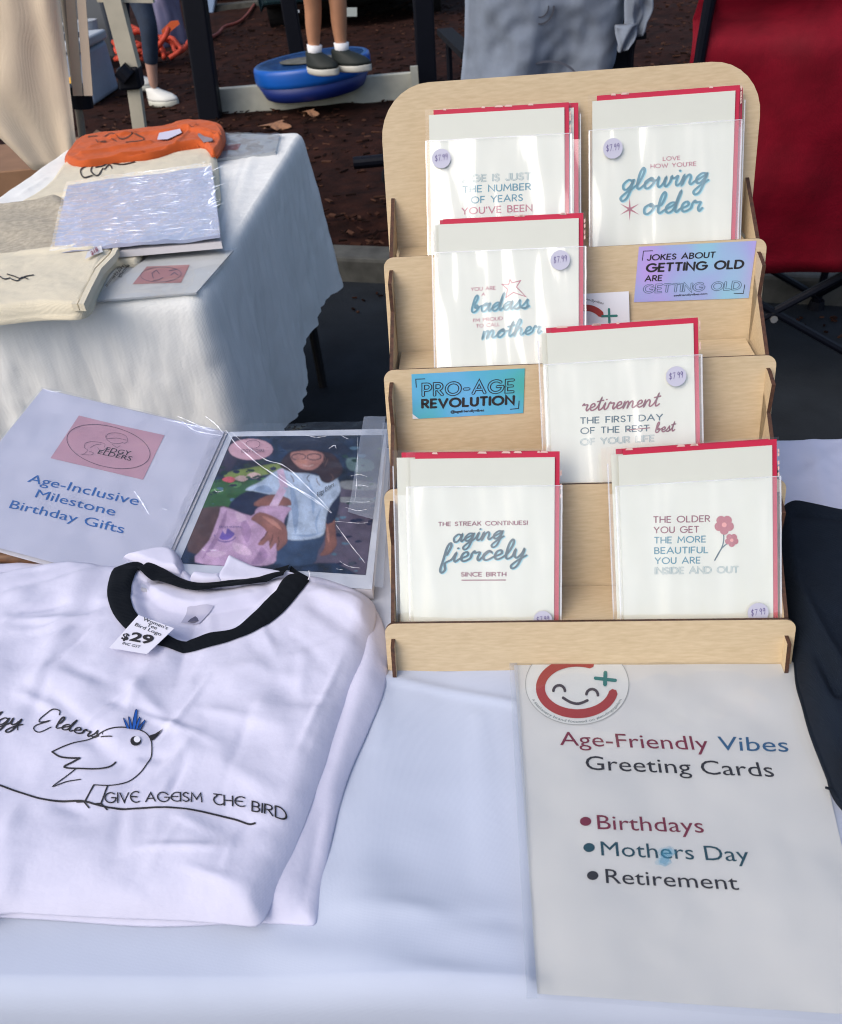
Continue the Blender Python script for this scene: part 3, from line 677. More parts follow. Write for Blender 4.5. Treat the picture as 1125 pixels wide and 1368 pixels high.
# 4 retirement
F = card_frame(2, (732, 444.7), (924.8, 432.4), (736.5, 636), (931.5, 628), .014)
c, pp_ = pack(F, 'greeting card on the third tier about retirement with maroon script', ((733, 486.5), (928, 474.5)), seed=4, price=(902, 503, 13.5, '$7 99'))
pf = plane(F); of = offF(F)
script('retirement', F, (775.6, 549.5), (880, 542), 9, M_maroon, pp_, .20)
caps('THE FIRST DAY', pf, (775.6, 566), (884.9, 561.1), 7.8, M_teal, pp_, of, .17); caps('OF THE REST', pf, (776.2, 579.6), (867, 575.7), 7.8, M_teal, pp_, of, .17)
script('best', F, (874.2, 578), (901, 575.5), 6.5, M_maroon, pp_, .24); caps('OF YOUR LIFE', pf, (776.2, 594.6), (873.5, 589.4), 7.8, M_grey, pp_, of, .22, outline=(M_paper, .13))
g = lambda x, y: of(pf(x, y))+F.N*.0002
MB().ribbon([(838, 574.5), (868, 571.5)], 1.3, g).build('strike_line', M_maroon, pp_)
spare(F, -.0040, .0006, 'spare card behind the retirement card with its left edge showing')
# 5 aging fiercely
F = card_frame(3, (549.9, 614.7), (739.2, 609.3), (550.7, 826.7), (742, 828), .014)
c, pp_ = pack(F, 'greeting card at the bottom left with bold teal script and a maroon underline', ((548, 650), (742, 648)), seed=5, price=(725, 826.5, 12.5, '$7.99'), down=.009)
pf = plane(F); of = offF(F)
caps('THE STREAK CONTINUES!', pf, (585.9, 702.7), (704.8, 700.8), 5.1, M_maroon, pp_, of, .2); caps('SINCE BIRTH', pf, (616.5, 769.9), (676, 769.6), 5.2, M_maroon, pp_, of, .2)
script('aging', F, (604, 724.5), (672, 719), 10, M_teal, pp_, .23, M_tealsh); script('fiercely', F, (589, 751.5), (702, 745), 12, M_teal, pp_, .21, M_tealsh)
MB().ribbon([(617, 775), (675.5, 774.8)], 1.4, lambda x, y: of(pf(x, y))).build('underline', M_maroon, pp_)
spare(F, -.0115, .0008, 'spare card showing a white strip behind the left of the bottom left card', down=.009)
# 6 the older you get
F = card_frame(3, (827.5, 605.3), (1030, 598.2), (832.7, 828.2), (1034.6, 828.2), .014)
c, pp_ = pack(F, 'greeting card at the bottom right of the stand with two maroon flowers', ((826, 646), (1032, 639)), seed=6, price=(1011, 817, 14, '$7 99'), down=.009)
pf = plane(F); of = offF(F)
for s_, L, R, m_ in (('THE OLDER', (873.2, 698.2), (948.1, 696.7), M_maroon), ('YOU GET', (873.9, 712), (933.4, 711), M_maroon), ('THE MORE', (874.5, 725.8), (942.5, 724), M_teal), ('BEAUTIFUL', (874.8, 739.6), (945.6, 738.4), M_teal), ('YOU ARE', (875.4, 753.1), (935.2, 752.2), M_teal)):
    caps(s_, pf, L, R, 7.9, m_ if m_ is M_maroon else M_teal2, pp_, of, .17)
caps('INSIDE AND OUT', pf, (875.7, 766.6), (986.1, 764.8), 8, M_grey, pp_, of, .22, outline=(M_paper, .13))
b = MB(); g = lambda x, y: of(pf(x, y))
for q in ([(966.5, 709), (966.8, 722), (963.5, 733), (954.8, 748.6)], [(972, 725.5), (963, 734), (954.8, 748.6)]): b.ribbon(sp2(q, 5), 1.6, g)
b.build('flower_stem', M_teal, pp_)
M_petal = mat('petal print', (.33, .06, .085, 1), .5); M_eye = mat('flower centre print', (.62, .24, .22, 1), .5)
for cx, cy, r in ((967.4, 701, 13), (977.5, 721.5, 9)):
    pts = []
    for k in range(60):
        a = 2*math.pi*k/60; rr_ = r*(.74+.28*abs(math.cos(2.5*(a+.3)))**.6); pts.append(of(pf(cx+rr_*math.cos(a), cy-rr_*math.sin(a)))+F.N*.0002)
    fl = MB().fill(pts).build('flower', M_petal, pp_)
    MB().fill([of(pf(cx+r*.25*math.cos(a), cy+r*.25*math.sin(a)))+F.N*.0004 for a in [6.283*k/20 for k in range(20)]]).build('flower_centre', M_eye, pp_)
spare(F, -.0050, .0006, 'spare card showing its left edge behind the bottom right card', down=.009)
# ------------------------------------------------------------------ printed sheets on the near table
def planez(z): return lambda u, v: P(u, v, z)
M_sheet = mat('sign paper', (.63, .64, .63, 1), .5, var=.02, vscale=6)
M_sleeve = film('page protector', .06, .85, .10, tint=(.9, .93, 1, 1), bump=.7, bscale=11, bdist=.02)
M_sleeve2 = film('page protector rim', .30, .35, .2, tint=(.5, .56, .68, 1), bump=.1)
M_blue = mat('blue print', (.02, .13, .42, 1), .5)
def grid_patch(b, TL, TR, BR, BL, nx, ny, zf, eps=0):
    """quad patch with a height function"""
    vs = []
    for j in range(ny+1):
        for i in range(nx+1):
            s, t = i/nx, j/ny; p = (TL*(1-s)+TR*s)*(1-t)+(BL*(1-s)+BR*s)*t; vs.append((p.x, p.y, zf(p.x, p.y)+eps))
    return b.add(vs, [(j*(nx+1)+i, (j+1)*(nx+1)+i, (j+1)*(nx+1)+i+1, j*(nx+1)+i+1) for j in range(ny) for i in range(nx)])
class Lift:
    def __init__(s, zf, e): s.zf = zf; s.e = e; s.n = UPZ
    def __call__(s, p): return Vector((p.x, p.y, s.zf(p.x, p.y)+s.e))
ZS = T+.0065
def zsheet(x, y): return max(ZS, T+near_top(x, y)+.0008)+.0007*noise.noise(Vector((x*11, y*11, 8)))
sg = thing('sign_sheet', 'greeting cards price list sheet in a plastic pocket on the cloth before the stand', 'sign', tuple(P(880, 1100, ZS)))
pz = planez(ZS)
b = MB(); pTL, pTR, pBR, pBL = pz(686, 878), pz(1068, 885), pz(1178, 1358), pz(717.9, 1328)
grid_patch(b, pTL, pTR, pBR, pBL, 40, 50, zsheet); pa = b.build('paper', M_sheet, sg, smooth=True)
def zfilm(x, y): return zsheet(x, y)+.0016+.0012*noise.noise(Vector((x*18, y*14, 5)))+.0007*noise.noise(Vector((x*45, y*45, 5)))
b = MB(); fTL, fTR, fBR, fBL = pz(680, 878), pz(1075, 884), pz(1195, 1372), pz(703.5, 1335)
grid_patch(b, fTL, fTR, fBR, fBL, 60, 70, zfilm); b.build('plastic_pocket', M_sleeve, sg, smooth=True)
b = MB(); e = (fTR-fTL).normalized(); grid_patch(b, fTL, fTL+e*.0065, fBL+e*.0065, fBL, 3, 40, zfilm, .0004); b.build('pocket_rim', M_sleeve2, sg, smooth=True)
li = Lift(zsheet, .0004); G3 = lambda x, y: li(pz(x, y))
put_text('Age-Friendly', pz, (748.4, 996), (948, 1002.5), (-1.5, -18), M_maroon, pa, li); put_text('Vibes', pz, (959.5, 1002.6), (1053.9, 1004.8), (-1.5, -18.5), MATS.get('x') or mat('navy print', (.02, .10, .22, 1), .5), pa, li)
put_text('Greeting Cards', pz, (783, 1028.6), (1035, 1038.5), (-1.5, -18.5), M_ink, pa, li)
put_text('Birthdays', pz, (798.5, 1108.2), (941, 1113), (-1.5, -19), M_maroon, pa, li); put_text('Mothers Day', pz, (803.5, 1143.5), (1002, 1151.8), (-1.5, -19), M_teal, pa, li)
put_text('Retirement', pz, (809.8, 1180.3), (987.7, 1189.4), (-1.5, -19), M_ink, pa, li)
for (cx, cy, m_) in ((782.3, 1098, M_maroon), (786.9, 1133, M_teal), (791.8, 1170.4, M_ink)):
    MB().fill([G3(cx+7.6*math.cos(a), cy+6*math.sin(a)) for a in [6.283*k/28 for k in range(28)]]).build('bullet', m_, pa)
M_smudge = film('ink smudge', .16, .05, .6, tint=(.10, .50, .72, 1), bump=0)
b = MB()
for q_, (cx, cy, rx, ry) in enumerate(((893, 1139, 9, 6), (892, 1140, 6.5, 4.5), (887, 1149, 8, 9), (887, 1149, 6, 6.5), (886, 1152, 11, 6), (891, 1139, 12, 7))):
    b.fill([G3(cx+(rx+1.2*math.sin(3*a+cx))*math.cos(a), cy+(ry+math.cos(5*a))*math.sin(a))+UPZ*.00012*(1+q_) for a in [6.283*k/40 for k in range(40)]])
b.build('ink_smudge', M_smudge, pa)
# round logo sticker
lg = MB(); lg.fill([G3(771+69*math.cos(a), 915+54*math.sin(a)) for a in [6.283*k/72 for k in range(72)]]); lg = lg.build('logo_sticker', mat('logo white', (.70, .72, .70, 1), .4), pa)
li2 = Lift(zsheet, .0007); G4 = lambda x, y: li2(pz(x, y)); li3 = Lift(zsheet, .0007)
MB().ribbon([(771+69*math.cos(a), 915+54*math.sin(a)) for a in [6.283*k/72 for k in range(72)]], .8, G4, closed=True).build('logo_rim', mat('thin grey', (.35, .36, .36, 1), .5), pa)
rg = [(771+49*math.cos(math.radians(a)), 920+34.5*math.sin(math.radians(a))) for a in range(10, 298, 6)]
MB().ribbon(rg, 12, G4).build('logo_ring', M_logo, pa)
b = MB(); b.ribbon([(795, 906.8), (822.5, 909.8)], 4.6, G4); b.ribbon([(808.8, 899), (808.2, 916)], 5.2, lambda x, y: G4(x, y)+UPZ*.0002); b.build('logo_plus', M_plus, pa)
M_face = mat('logo charcoal', (.06, .045, .05, 1), .5)
for q in (arc(747, 924.5, 7.8, 8, 180, 360, 10), arc(791, 929.5, 7.8, 8, 185, 365, 10), sp2([(752, 933), (762, 939), (773, 941), (785, 936.5)], 5)):
    MB().ribbon(q, 3.6, G4).build('logo_stroke', M_face, pa)
vs, fs, W = text_mesh('a stationery brand focused on #endingageism', 0)
def bend(x, y):
    a = math.radians(158-136*(x/W)); r = 1-.085*0+(-.055)*(y)+.90-.9
    return G4(771+(64.5-4.0*y)*math.cos(a), 917+(49.5-3.4*y)*math.sin(a))
MB().add([bend(x, y) for x, y in vs], fs).build('lettering', mat('small grey print', (.16, .2, .2, 1), .5), pa)
# ------------------------------------------------------------------ folded shirts: soft slabs with wrinkles
class Pillow:
    """closed outline (pixels seen at height ztop) turned into a soft folded textile with a rounded rim"""
    flat = False
    def __init__(s, px, z0, ztop, r, wr, smooth=6, zref=None):
        pts = [P(u, v, zref or ztop) for u, v in px]
        q = np.array([(p.x, p.y) for p in spline(pts, smooth, True)]); L_ = np.hypot(*(np.roll(q, -1, 0)-q).T); cum = np.concatenate([[0], np.cumsum(L_)])
        t = np.linspace(0, cum[-1], 281)[:-1]; q2 = np.vstack([q, q[:1]]); q = np.stack([np.interp(t, cum, q2[:, 0]), np.interp(t, cum, q2[:, 1])], 1)
        for _ in range(2): q = .25*np.roll(q, 1, 0)+.5*q+.25*np.roll(q, -1, 0)
        s.poly = q; s.z0, s.z1, s.r, s.wr = z0, ztop, r, wr
    def dist(s, X, Y):
        a = s.poly; b = np.roll(a, -1, 0); d = b-a; L2 = (d**2).sum(1)+1e-12
        px = X[:, None]-a[None, :, 0]; py = Y[:, None]-a[None, :, 1]
        t = np.clip((px*d[:, 0]+py*d[:, 1])/L2, 0, 1)
        dd = np.hypot(px-t*d[:, 0], py-t*d[:, 1]).min(1)
        c = ((a[None, :, 1] > Y[:, None]) != (b[None, :, 1] > Y[:, None])) & (X[:, None] < (b[:, 0]-a[:, 0])*(Y[:, None]-a[:, 1])/(b[:, 1]-a[:, 1]+1e-15)+a[:, 0])
        return np.where(c.sum(1) % 2 == 1, dd, 0)
    def zs(s, X, Y):
        d = s.dist(X, Y); q = np.clip(d/s.r, 0, 1); pr = (.14+.86*(1-(1-q)**2.6)) if s.flat else np.sqrt(np.maximum(0, 1-(1-q)**2))
        W = np.array([s.wr(x, y) for x, y in zip(X, Y)])
        return s.z0+(s.z1-s.z0)*pr+W*np.clip(d/(s.r*(.5 if s.flat else 1.2)), 0, 1)
    def z(s, x, y): return float(s.zs(np.array([x]), np.array([y]))[0])
    def mesh(s, name, m, parent=None, rings=70, layers=0):
        c = s.poly.mean(0); n = len(s.poly); fr = [1-(k/rings)**1.35*.999 for k in range(rings)]
        X = np.concatenate([c[0]+(s.poly[:, 0]-c[0])*f for f in fr]+[[c[0]]]); Y = np.concatenate([c[1]+(s.poly[:, 1]-c[1])*f for f in fr]+[[c[1]]])
        Z = s.zs(X, Y); Z[:n] = s.z0+(.10 if s.flat else .25)*(s.z1-s.z0)
        b = MB(); vs = list(zip(X.tolist(), Y.tolist(), Z.tolist())); fs = []
        for k in range(rings-1):
            for i in range(n): fs.append((k*n+i, k*n+(i+1) % n, (k+1)*n+(i+1) % n, (k+1)*n+i))
        L = len(vs)-1
        for i in range(n): fs.append(((rings-1)*n+i, (rings-1)*n+(i+1) % n, L))
        o = len(vs)
        for i in range(n):
            q = c+(s.poly[i]-c)*.992; vs.append((q[0], q[1], s.z0))
        for i in range(n): fs.append((o+i, o+(i+1) % n, (i+1) % n, i))
        ar = sum(s.poly[i][0]*s.poly[(i+1) % n][1]-s.poly[(i+1) % n][0]*s.poly[i][1] for i in range(n))
        if ar < 0: fs = [tuple(reversed(f)) for f in fs]
        b.add(vs, fs); return b.build(name, m, parent, smooth=True)
def folds(lst, z): return [fold_px(*f[:4], f[4], f[5], z) for f in lst]
def wr_fn(F_, amp, sc, seed, fine=.0006, dirx=1, diry=1):
    def f(x, y):
        return sum(seg_fold(x, y, q) for q in F_)+amp*noise.noise(Vector((x*sc*dirx, y*sc*diry, seed)))+amp*.45*noise.noise(Vector((x*sc*2.3*dirx, y*sc*2.3*diry, seed+3)))+fine*noise.noise(Vector((x*70, y*70, seed)))
    return f
Z1, Z2 = T+.014, T+.025
under = Pillow([(-160, 770), (0, 748), (60, 742), (100, 728), (160, 736), (215, 734), (236, 738), (244, 752), (262, 764), (285, 766), (294, 752), (304, 742), (330, 752), (372, 764), (430, 762), (470, 775), (505, 812), (517, 862), (512, 915), (488, 975), (462, 1035), (440, 1120), (421, 1224), (418, 1230), (340, 1226), (200, 1231), (60, 1222), (-50, 1216), (-160, 1208)], T+.003, Z1, .020,
  wr_fn(folds([(300, 745, 420, 800, .006, .006), (236, 740, 260, 800, .006, .007), (490, 850, 440, 1050, .012, .004), (470, 870, 400, 1225, .01, -.003)], Z1), .004, 12, 3), zref=T+.012)
under.flat = True
un = tag(under.mesh('folded_shirt', M_tee), 'plain white folded shirt underneath the white shirt with the bird drawing', 'shirt')
shirt = thing('ringer_shirt', 'folded white shirt with a black neckband and a line drawn bird', 'shirt', tuple(P(200, 1000, Z2)))
FT = folds([
 (110, 770, 60, 900, .012, .005), (150, 860, 60, 1010, .016, .004), (20, 800, -40, 950, .016, .005), (255, 880, 215, 960, .014, -.004), (200, 890, 150, 985, .012, .004),
 (300, 900, 470, 850, .014, .004), (330, 930, 480, 905, .012, -.003), (430, 790, 497, 820, .008, .004), (420, 810, 480, 850, .007, -.003),
 (235, 900, 330, 990, .020, -.004), (330, 900, 390, 1010, .016, .004), (300, 960, 420, 960, .018, .003), (60, 900, 130, 930, .015, .004), (260, 1000, 420, 1050, .02, .003),
 (20, 1140, 330, 1150, .022, .004), (0, 1180, 320, 1200, .012, -.002), (250, 1110, 340, 1200, .018, .004), (100, 1100, 180, 1170, .015, -.003),
 (180, 770, 140, 800, .010, .003), (20, 760, 120, 745, .006, .003), (0, 790, 130, 755, .006, -.003)], Z2)
_rc = random.Random(21); CRS = []
for k in range(90):
    if k < 34: u0 = _rc.uniform(60, 480); v0 = _rc.uniform(740, 860); a_ = math.atan2(v0-760, u0-280)+_rc.uniform(-.5, .5)
    else: u0 = _rc.uniform(0, 460); v0 = _rc.uniform(860, 1200); a_ = _rc.choice((.55, .5, -.4, .2, 1.9, -.9))+_rc.uniform(-.3, .3)
    l = _rc.uniform(40, 140); CRS.append(fold_px(u0, v0, u0+l*math.cos(a_), v0+l*math.sin(a_), _rc.uniform(.0025, .0065), _rc.choice((-1, 1, 1))*_rc.uniform(.0010, .0024), Z2))
CRA = np.array([(a[0], a[1], b[0], b[1], w_, m_) for a, b, w_, m_ in CRS])
def crs(x, y):
    ax, ay, bx, by, w_, m_ = CRA.T; dx, dy = bx-ax, by-ay; t = ((x-ax)*dx+(y-ay)*dy)/(dx*dx+dy*dy); tt = np.clip(t, 0, 1)
    d2 = (x-ax-dx*tt)**2+(y-ay-dy*tt)**2; return float((m_*np.exp(-d2/w_**2)*(.25+.75*np.sin(np.pi*np.clip(tt, .02, .98)))).sum())
FT = [(a, b, w_, m_*.6) for a, b, w_, m_ in FT]
_wa = wr_fn(FT, .0026, 13, 11, .0005, 1.0, 1.5)
_w = lambda x, y: _wa(x, y)+.0016*noise.noise(Vector(((x+y*.8)*30, (y-x*.8)*9, 4)))+crs(x, y)
neck_px = [(184, 762), (215, 790), (245, 800), (272, 803), (312, 796), (345, 789), (380, 776), (365, 798), (343, 818), (312, 842), (278, 850), (255, 856), (238, 856), (215, 846), (185, 824), (176, 802), (177, 780)]
_nk = Pillow(neck_px, 0, 1, .016, lambda x, y: 0, zref=Z2)
top = Pillow([(-150, 790), (-60, 765), (10, 752), (70, 740), (130, 742), (190, 749), (240, 766), (290, 775), (340, 766), (385, 757), (425, 758), (465, 771), (496, 790), (500, 812), (488, 862), (462, 920), (440, 985), (415, 1055), (390, 1120), (350, 1212), (344, 1225), (335, 1226), (250, 1218), (120, 1213), (0, 1206), (-150, 1195)], Z1-.003, Z2, .022,
  lambda x, y: _w(x, y), zref=T+.026)
top.flat = True
_zs0 = top.zs
def _zs(X, Y):
    z = _zs0(X, Y); d = _nk.dist(X, Y); k = np.clip(d/.012, 0, 1); return z-.009*k*k*(3-2*k)
top.zs = _zs
top.mesh('shirt_body', M_tee, shirt, rings=120)
for q_ in ([(160, 744), (195, 736), (222, 731), (238, 736), (246, 752), (242, 768), (215, 766), (180, 754)], [(288, 782), (296, 756), (303, 743), (313, 742), (345, 756), (392, 764), (400, 772), (350, 784)], [(250, 775), (262, 763), (285, 765), (302, 766), (300, 782), (270, 785)]):
    hp_ = Pillow(q_, Z1-.006, Z2+.003, .010, wr_fn([], .002, 20, q_[0][0]), zref=Z2-.004); hp_.flat = True; hp_.mesh('sleeve_fold', M_tee, shirt, rings=24)
_cache = {}
def ztee(x, y):
    return top.z(x, y)
pt = planez(Z2)
zz2 = lambda p: (130+p[0]*.26667, 730+p[1]*.26667)
def band(outer, inner, name, lift, nw=9, thick=.0022):
    """soft tubular neckband between an outer and an inner line"""
    n = 60
    def res(L):
        L = spline([zz2(p) for p in L], 8); d = [0]
        for i in range(1, len(L)): d.append(d[-1]+(L[i]-L[i-1]).length)
        out = []; j = 0
        for k in range(n+1):
            t = d[-1]*k/n
            while j < len(d)-2 and d[j+1] < t: j += 1
            s = (t-d[j])/max(1e-9, d[j+1]-d[j]); out.append(L[j]+(L[j+1]-L[j])*min(1, max(0, s)))
        return out
    A, B = res(outer), res(inner); vs = []
    for a, b_ in zip(A, B):
        for k in range(nw+1):
            t = k/nw; q = a+(b_-a)*t; p = pt(q.x, q.y); vs.append((p.x, p.y, lift(t)+thick*(max(0, 1-(2*t-1)**4))))
    X = np.array([v[0] for v in vs]); Y = np.array([v[1] for v in vs]); Z = zband(X, Y)
    vs = [(v[0], v[1], v[2]+z) for v, z in zip(vs, Z)]
    b = MB(); b.add(vs, [(i*(nw+1)+k, (i+1)*(nw+1)+k, (i+1)*(nw+1)+k+1, i*(nw+1)+k+1) for i in range(n) for k in range(nw)])
    return b.build(name, M_black, shirt, smooth=True)
def zband(X, Y): return np.maximum(_zs0(X, Y), Z2-.006)
band([(150, 66), (100, 85), (65, 150), (55, 240), (75, 330), (130, 405), (200, 462), (300, 500), (410, 526), (520, 512), (680, 470), (830, 410), (950, 320), (1030, 220), (1063, 165), (1035, 128), (968, 84)],
     [(262, 68), (225, 90), (190, 150), (170, 220), (178, 300), (205, 345), (260, 398), (345, 445), (410, 473), (470, 468), (560, 438), (690, 412), (790, 335), (870, 255), (935, 168), (950, 125), (966, 90)], 'neckband_front', lambda t: .0012)
band([(205, 112), (262, 70), (330, 105), (420, 155), (510, 177), (650, 166), (800, 132), (966, 86)], [(207, 120), (240, 150), (300, 182), (400, 218), (520, 238), (640, 216), (800, 206), (938, 166)], 'neckband_back', lambda t: .0050)
# black stitch flecks and neck label
MB().ribbon([zz2((1063, 138)), zz2((1068, 160)), zz2((1060, 182))], .9, lambda x, y: Vector((pt(x, y).x, pt(x, y).y, Z2+.004))).build('loose_thread', mat('white thread', (.8, .8, .85, 1), .8), shirt)
lq = Lift(ztee, .0012)
b = MB(); a_, b_, c_, d_ = [pt(*zz2(p)) for p in ((448, 292), (582, 290), (500, 357), (408, 352))]
grid_patch(b, a_, b_, c_, d_, 8, 6, ztee, .0010); nl = b.build('neck_label', mat('grey label', (.36, .36, .48, 1), .5), shirt, smooth=True)
b = MB(); b.fill([lq(pt(*zz2(p))) for p in ((470, 325), (480, 318), (492, 330), (498, 345), (460, 352), (440, 350), (455, 335))]); b.build('label_print', mat('dark lilac ink', (.08, .08, .13, 1), .5), nl)
# price tag
tq = [planez(Z2+.011)(*zz2(p)) for p in ((207, 345), (386, 411), (250, 540), (55, 497))]
zt = [Z2+.011]*4; zt[3] -= .003
tv = [Vector((p.x, p.y, z)) for p, z in zip(tq, zt)]; tn = (tv[1]-tv[0]).cross(tv[3]-tv[0]).normalized(); tn = tn if tn.z > 0 else -tn
tv[2] = PP(*zz2((250, 540)), tv[0], tn)
tg = MB().prism(tv, tn*.0004).build('price_tag', mat('tag paper', (.66, .66, .76, 1), .6), shirt)
to = tv[0]; pg = lambda u, v: PP(*zz2((u, v)), to, tn); tof = Off(tn, .0009)
for s_, L, R, up, bo_ in (("Women's", (228, 372), (350, 420), (9, -15), 0), ('Tee', (248, 402), (296, 420), (9, -15), 0), ('Bird Logo', (188, 400), (318, 452), (9, -15), 0), ('$', (120, 466), (153, 474), (14, -30), .03), ('29', (160, 472), (272, 493), (19, -40), .035), ('INC GST', (125, 493), (212, 513), (8, -12), 0)):
    put_text(s_, pg, L, R, up, M_ink, tg, tof, bo_)
# the drawing on the shirt
z8b = lambda p: (p[0]*.3911, 880+p[1]*.3911)
pt2 = planez(Z2)
def dr(x, y):
    p = pt2(x, y); return Vector((p.x, p.y, x*0))
def lift_mesh(mb, e):
    X = np.array([v[0] for v in mb.v]); Y = np.array([v[1] for v in mb.v]); Z = top.zs(X, Y)
    mb.v = [(x, y, z+e) for x, y, z in zip(X.tolist(), Y.tolist(), Z.tolist())]; return mb
def ink(lines, wd, name='ink_line', e=.0006, m=M_ink, sm=5):
    b = MB()
    for q in lines:
        q = sp2([z8b(p) for p in q], sm) if sm else [z8b(p) for p in q]
        b.ribbon(q, wd, lambda x, y: pt2(x, y))
    return lift_mesh(b, e).build(name, m, shirt)
ink([[(-60, 412), (0, 432), (80, 460), (150, 482), (200, 488), (280, 487), (330, 500), (380, 511), (440, 512), (520, 511), (600, 516), (700, 530), (800, 550), (850, 566), (872, 564)]], 2.6, 'branch_drawing')
ink([[(180, 322), (230, 298), (300, 272), (345, 256), (400, 244), (450, 240), (492, 249), (514, 275), (519, 315), (500, 360), (470, 393), (430, 420), (380, 433), (320, 432)], [(258, 374), (222, 402), (180, 436), (228, 418), (275, 412)], [(345, 268), (385, 272)]], 1.5, 'bird_outline')
ink([[(180, 322), (210, 337), (272, 338)], [(272, 338), (245, 352), (218, 368), (270, 374), (330, 375), (370, 366), (392, 348)]], 2.2, 'wing_drawing')
ink([[(320, 434), (290, 490), (262, 490)], [(286, 488), (304, 510)], [(368, 434), (346, 496), (325, 498)], [(346, 496), (367, 518)]], 2.0, 'bird_leg_drawing', sm=0)
b = MB(); b.fill([pt2(*z8b(p)) for p in ((508, 262), (528, 252), (557, 236), (540, 252), (556, 240), (536, 262), (522, 278), (513, 276))]); lift_mesh(b, .0008).build('beak_drawing', M_ink, shirt)
b = MB(); b.fill([pt2(*z8b((465+18*math.cos(a), 284+17*math.sin(a)))) for a in [6.283*k/30 for k in range(30)]]); lift_mesh(b, .0008).build('eye_drawing', M_ink, shirt)
b = MB(); b.fill([pt2(*z8b((470+11*math.cos(a), 279+11*math.sin(a)))) for a in [6.283*k/24 for k in range(24)]]); lift_mesh(b, .0011).build('eye_white', mat('print white', (.75, .75, .82, 1), .7), shirt)
M_crest = mat('blue crest ink', (.01, .10, .45, 1), .6)
for tipx, tipy, bx_, w_ in ((428, 211, 440, 7), (444, 204, 450, 7), (467, 174, 458, 10), (478, 200, 466, 8), (494, 208, 474, 8), (487, 222, 478, 6)):
    b = MB(); q = [(bx_-w_*.6, 244), (bx_-w_*.5+(tipx-bx_)*.5, (244+tipy)/2), (tipx-w_*.35, tipy+4), (tipx, tipy), (tipx+w_*.35, tipy+4), (bx_+w_*.6+(tipx-bx_)*.5, (244+tipy)/2), (bx_+w_*.6, 244)]
    b.fill([pt2(*z8b(p)) for p in q]); lift_mesh(b, .0008).build('crest_feather', M_crest, shirt)
    b = MB(); b.ribbon([z8b(p) for p in q], .5, lambda x, y: pt2(x, y)); lift_mesh(b, .0010).build('ink_line', M_ink, shirt)
def tee_script(wd_, L, R, xh, wd, m=M_ink):
    st_, W = cursive(wd_, .35); fn = lay(pt2, L, R, (0, -xh), W); b = MB()
    for q in st_: b.ribbon(q, wd, fn)
    lift_mesh(b, .0007).build('script_lettering', m, shirt)
tee_script('lders', (72, 973), (130, 985), 8, .17); tee_script('gy', (-6, 968), (28, 970), 9, .17); tee_script('d', (-26, 962), (-6, 968), 9, .17)
ink([[(205, 196), (206, 182), (180, 178), (140, 200), (135, 215), (170, 212), (125, 225), (115, 240), (135, 252), (175, 235)], [(60, 245), (62, 215)]], 1.5, 'script_lettering')
ink([[(318, 262), (348, 256), (352, 262)]], 1.0, 'script_flourish')
def tee_caps(s, L, R, h, up=0, wd=.125):
    st_, W = stroke_text(s, .2); fn = lay(pt2, L, R, (up, -h), W); b = MB()
    for q in st_: b.ribbon(q, wd, fn)
    lift_mesh(b, .0007).build('lettering', M_ink, shirt)
for s_, L, R, h in (('GIVe', (360, 494), (470, 490), 34), ('AGeISM', (498, 490), (692, 495), 32), ('tHe', (732, 500), (832, 512), 34), ('BIRD', (864, 528), (978, 552), 36)): tee_caps(s_, z8b(L), z8b(R), h*.3911)
# ------------------------------------------------------------------ sleeve pages at the back left of the table
ZP = T+.020
pp = planez(ZP)
tray = thing('wooden_tray', 'brown wooden slat tray under the birthday gifts sign at the left edge', 'tray', tuple(P(0, 700, T)))
M_brown = mat('dark cane', (.16, .07, .025, 1), .5, var=.5, vscale=40, aniso=(1, 8, 8))
for k in range(9):
    a = P(-150+k*3, 600+k*17, T+.011); c = P(62+k*1.5 if k > 6 else 120, 610+k*17.5, T+.011)
    MB().tube([a, a*.5+c*.5+UPZ*.001, c], .0065, 10).build('slat', M_brown, tray, smooth=True)
def zpage(x, y): return ZP+.0015*noise.noise(Vector((x*7, y*7, 3)))
sgn = thing('sign_sheet', 'lilac white birthday gifts sign with a pink square logo in a plastic pocket', 'sign', tuple(pp(120, 650)))
q = [pp(57.6, 520), pp(300, 577), pp(203.7, 788), pp(-94.5, 707.5)]
M_sheet2 = mat('lilac white paper', (.55, .57, .70, 1), .5, var=.015, vscale=9)
b = MB(); grid_patch(b, q[0], q[1], q[2], q[3], 30, 24, zpage); pa = b.build('paper', M_sheet2, sgn, smooth=True)
cc = sum(q, Vector())/4; qf = [cc+(p-cc)*1.022 for p in q]
def zfilm2(x, y): return zpage(x, y)+.0018+.0016*noise.noise(Vector((x*20, y*16, 9)))+.0009*noise.noise(Vector((x*50, y*40, 2)))
b = MB(); grid_patch(b, qf[0], qf[1], qf[2], qf[3], 60, 48, zfilm2); b.build('plastic_pocket', M_sleeve, sgn, smooth=True)
b = MB(); b.prism([Vector((p.x, p.y, ZP-.0025)) for p in qf], (0, 0, .0012)); b.build('pocket_back', mat('stiff card', (.5, .5, .55, 1), .5), sgn)
lp = Lift(zpage, .0005)
z1 = lambda p: (60+p[0]*.16, 550+p[1]*.16)
M_psq = mat('pink print', (.50, .30, .38, 1), .5)
sq = MB(); s4 = [pp(*z1(p)) for p in ((285, 35), (1000, 200), (820, 570), (45, 385))]; grid_patch(sq, s4[0], s4[1], s4[2], s4[3], 12, 10, zpage, .0004); sq = sq.build('pink_square', M_psq, pa, smooth=True)
lp2 = Lift(zpage, .0008); g1 = lambda x, y: lp2(pp(x, y))
M_thin = mat('thin mauve ink', (.13, .09, .13, 1), .5)
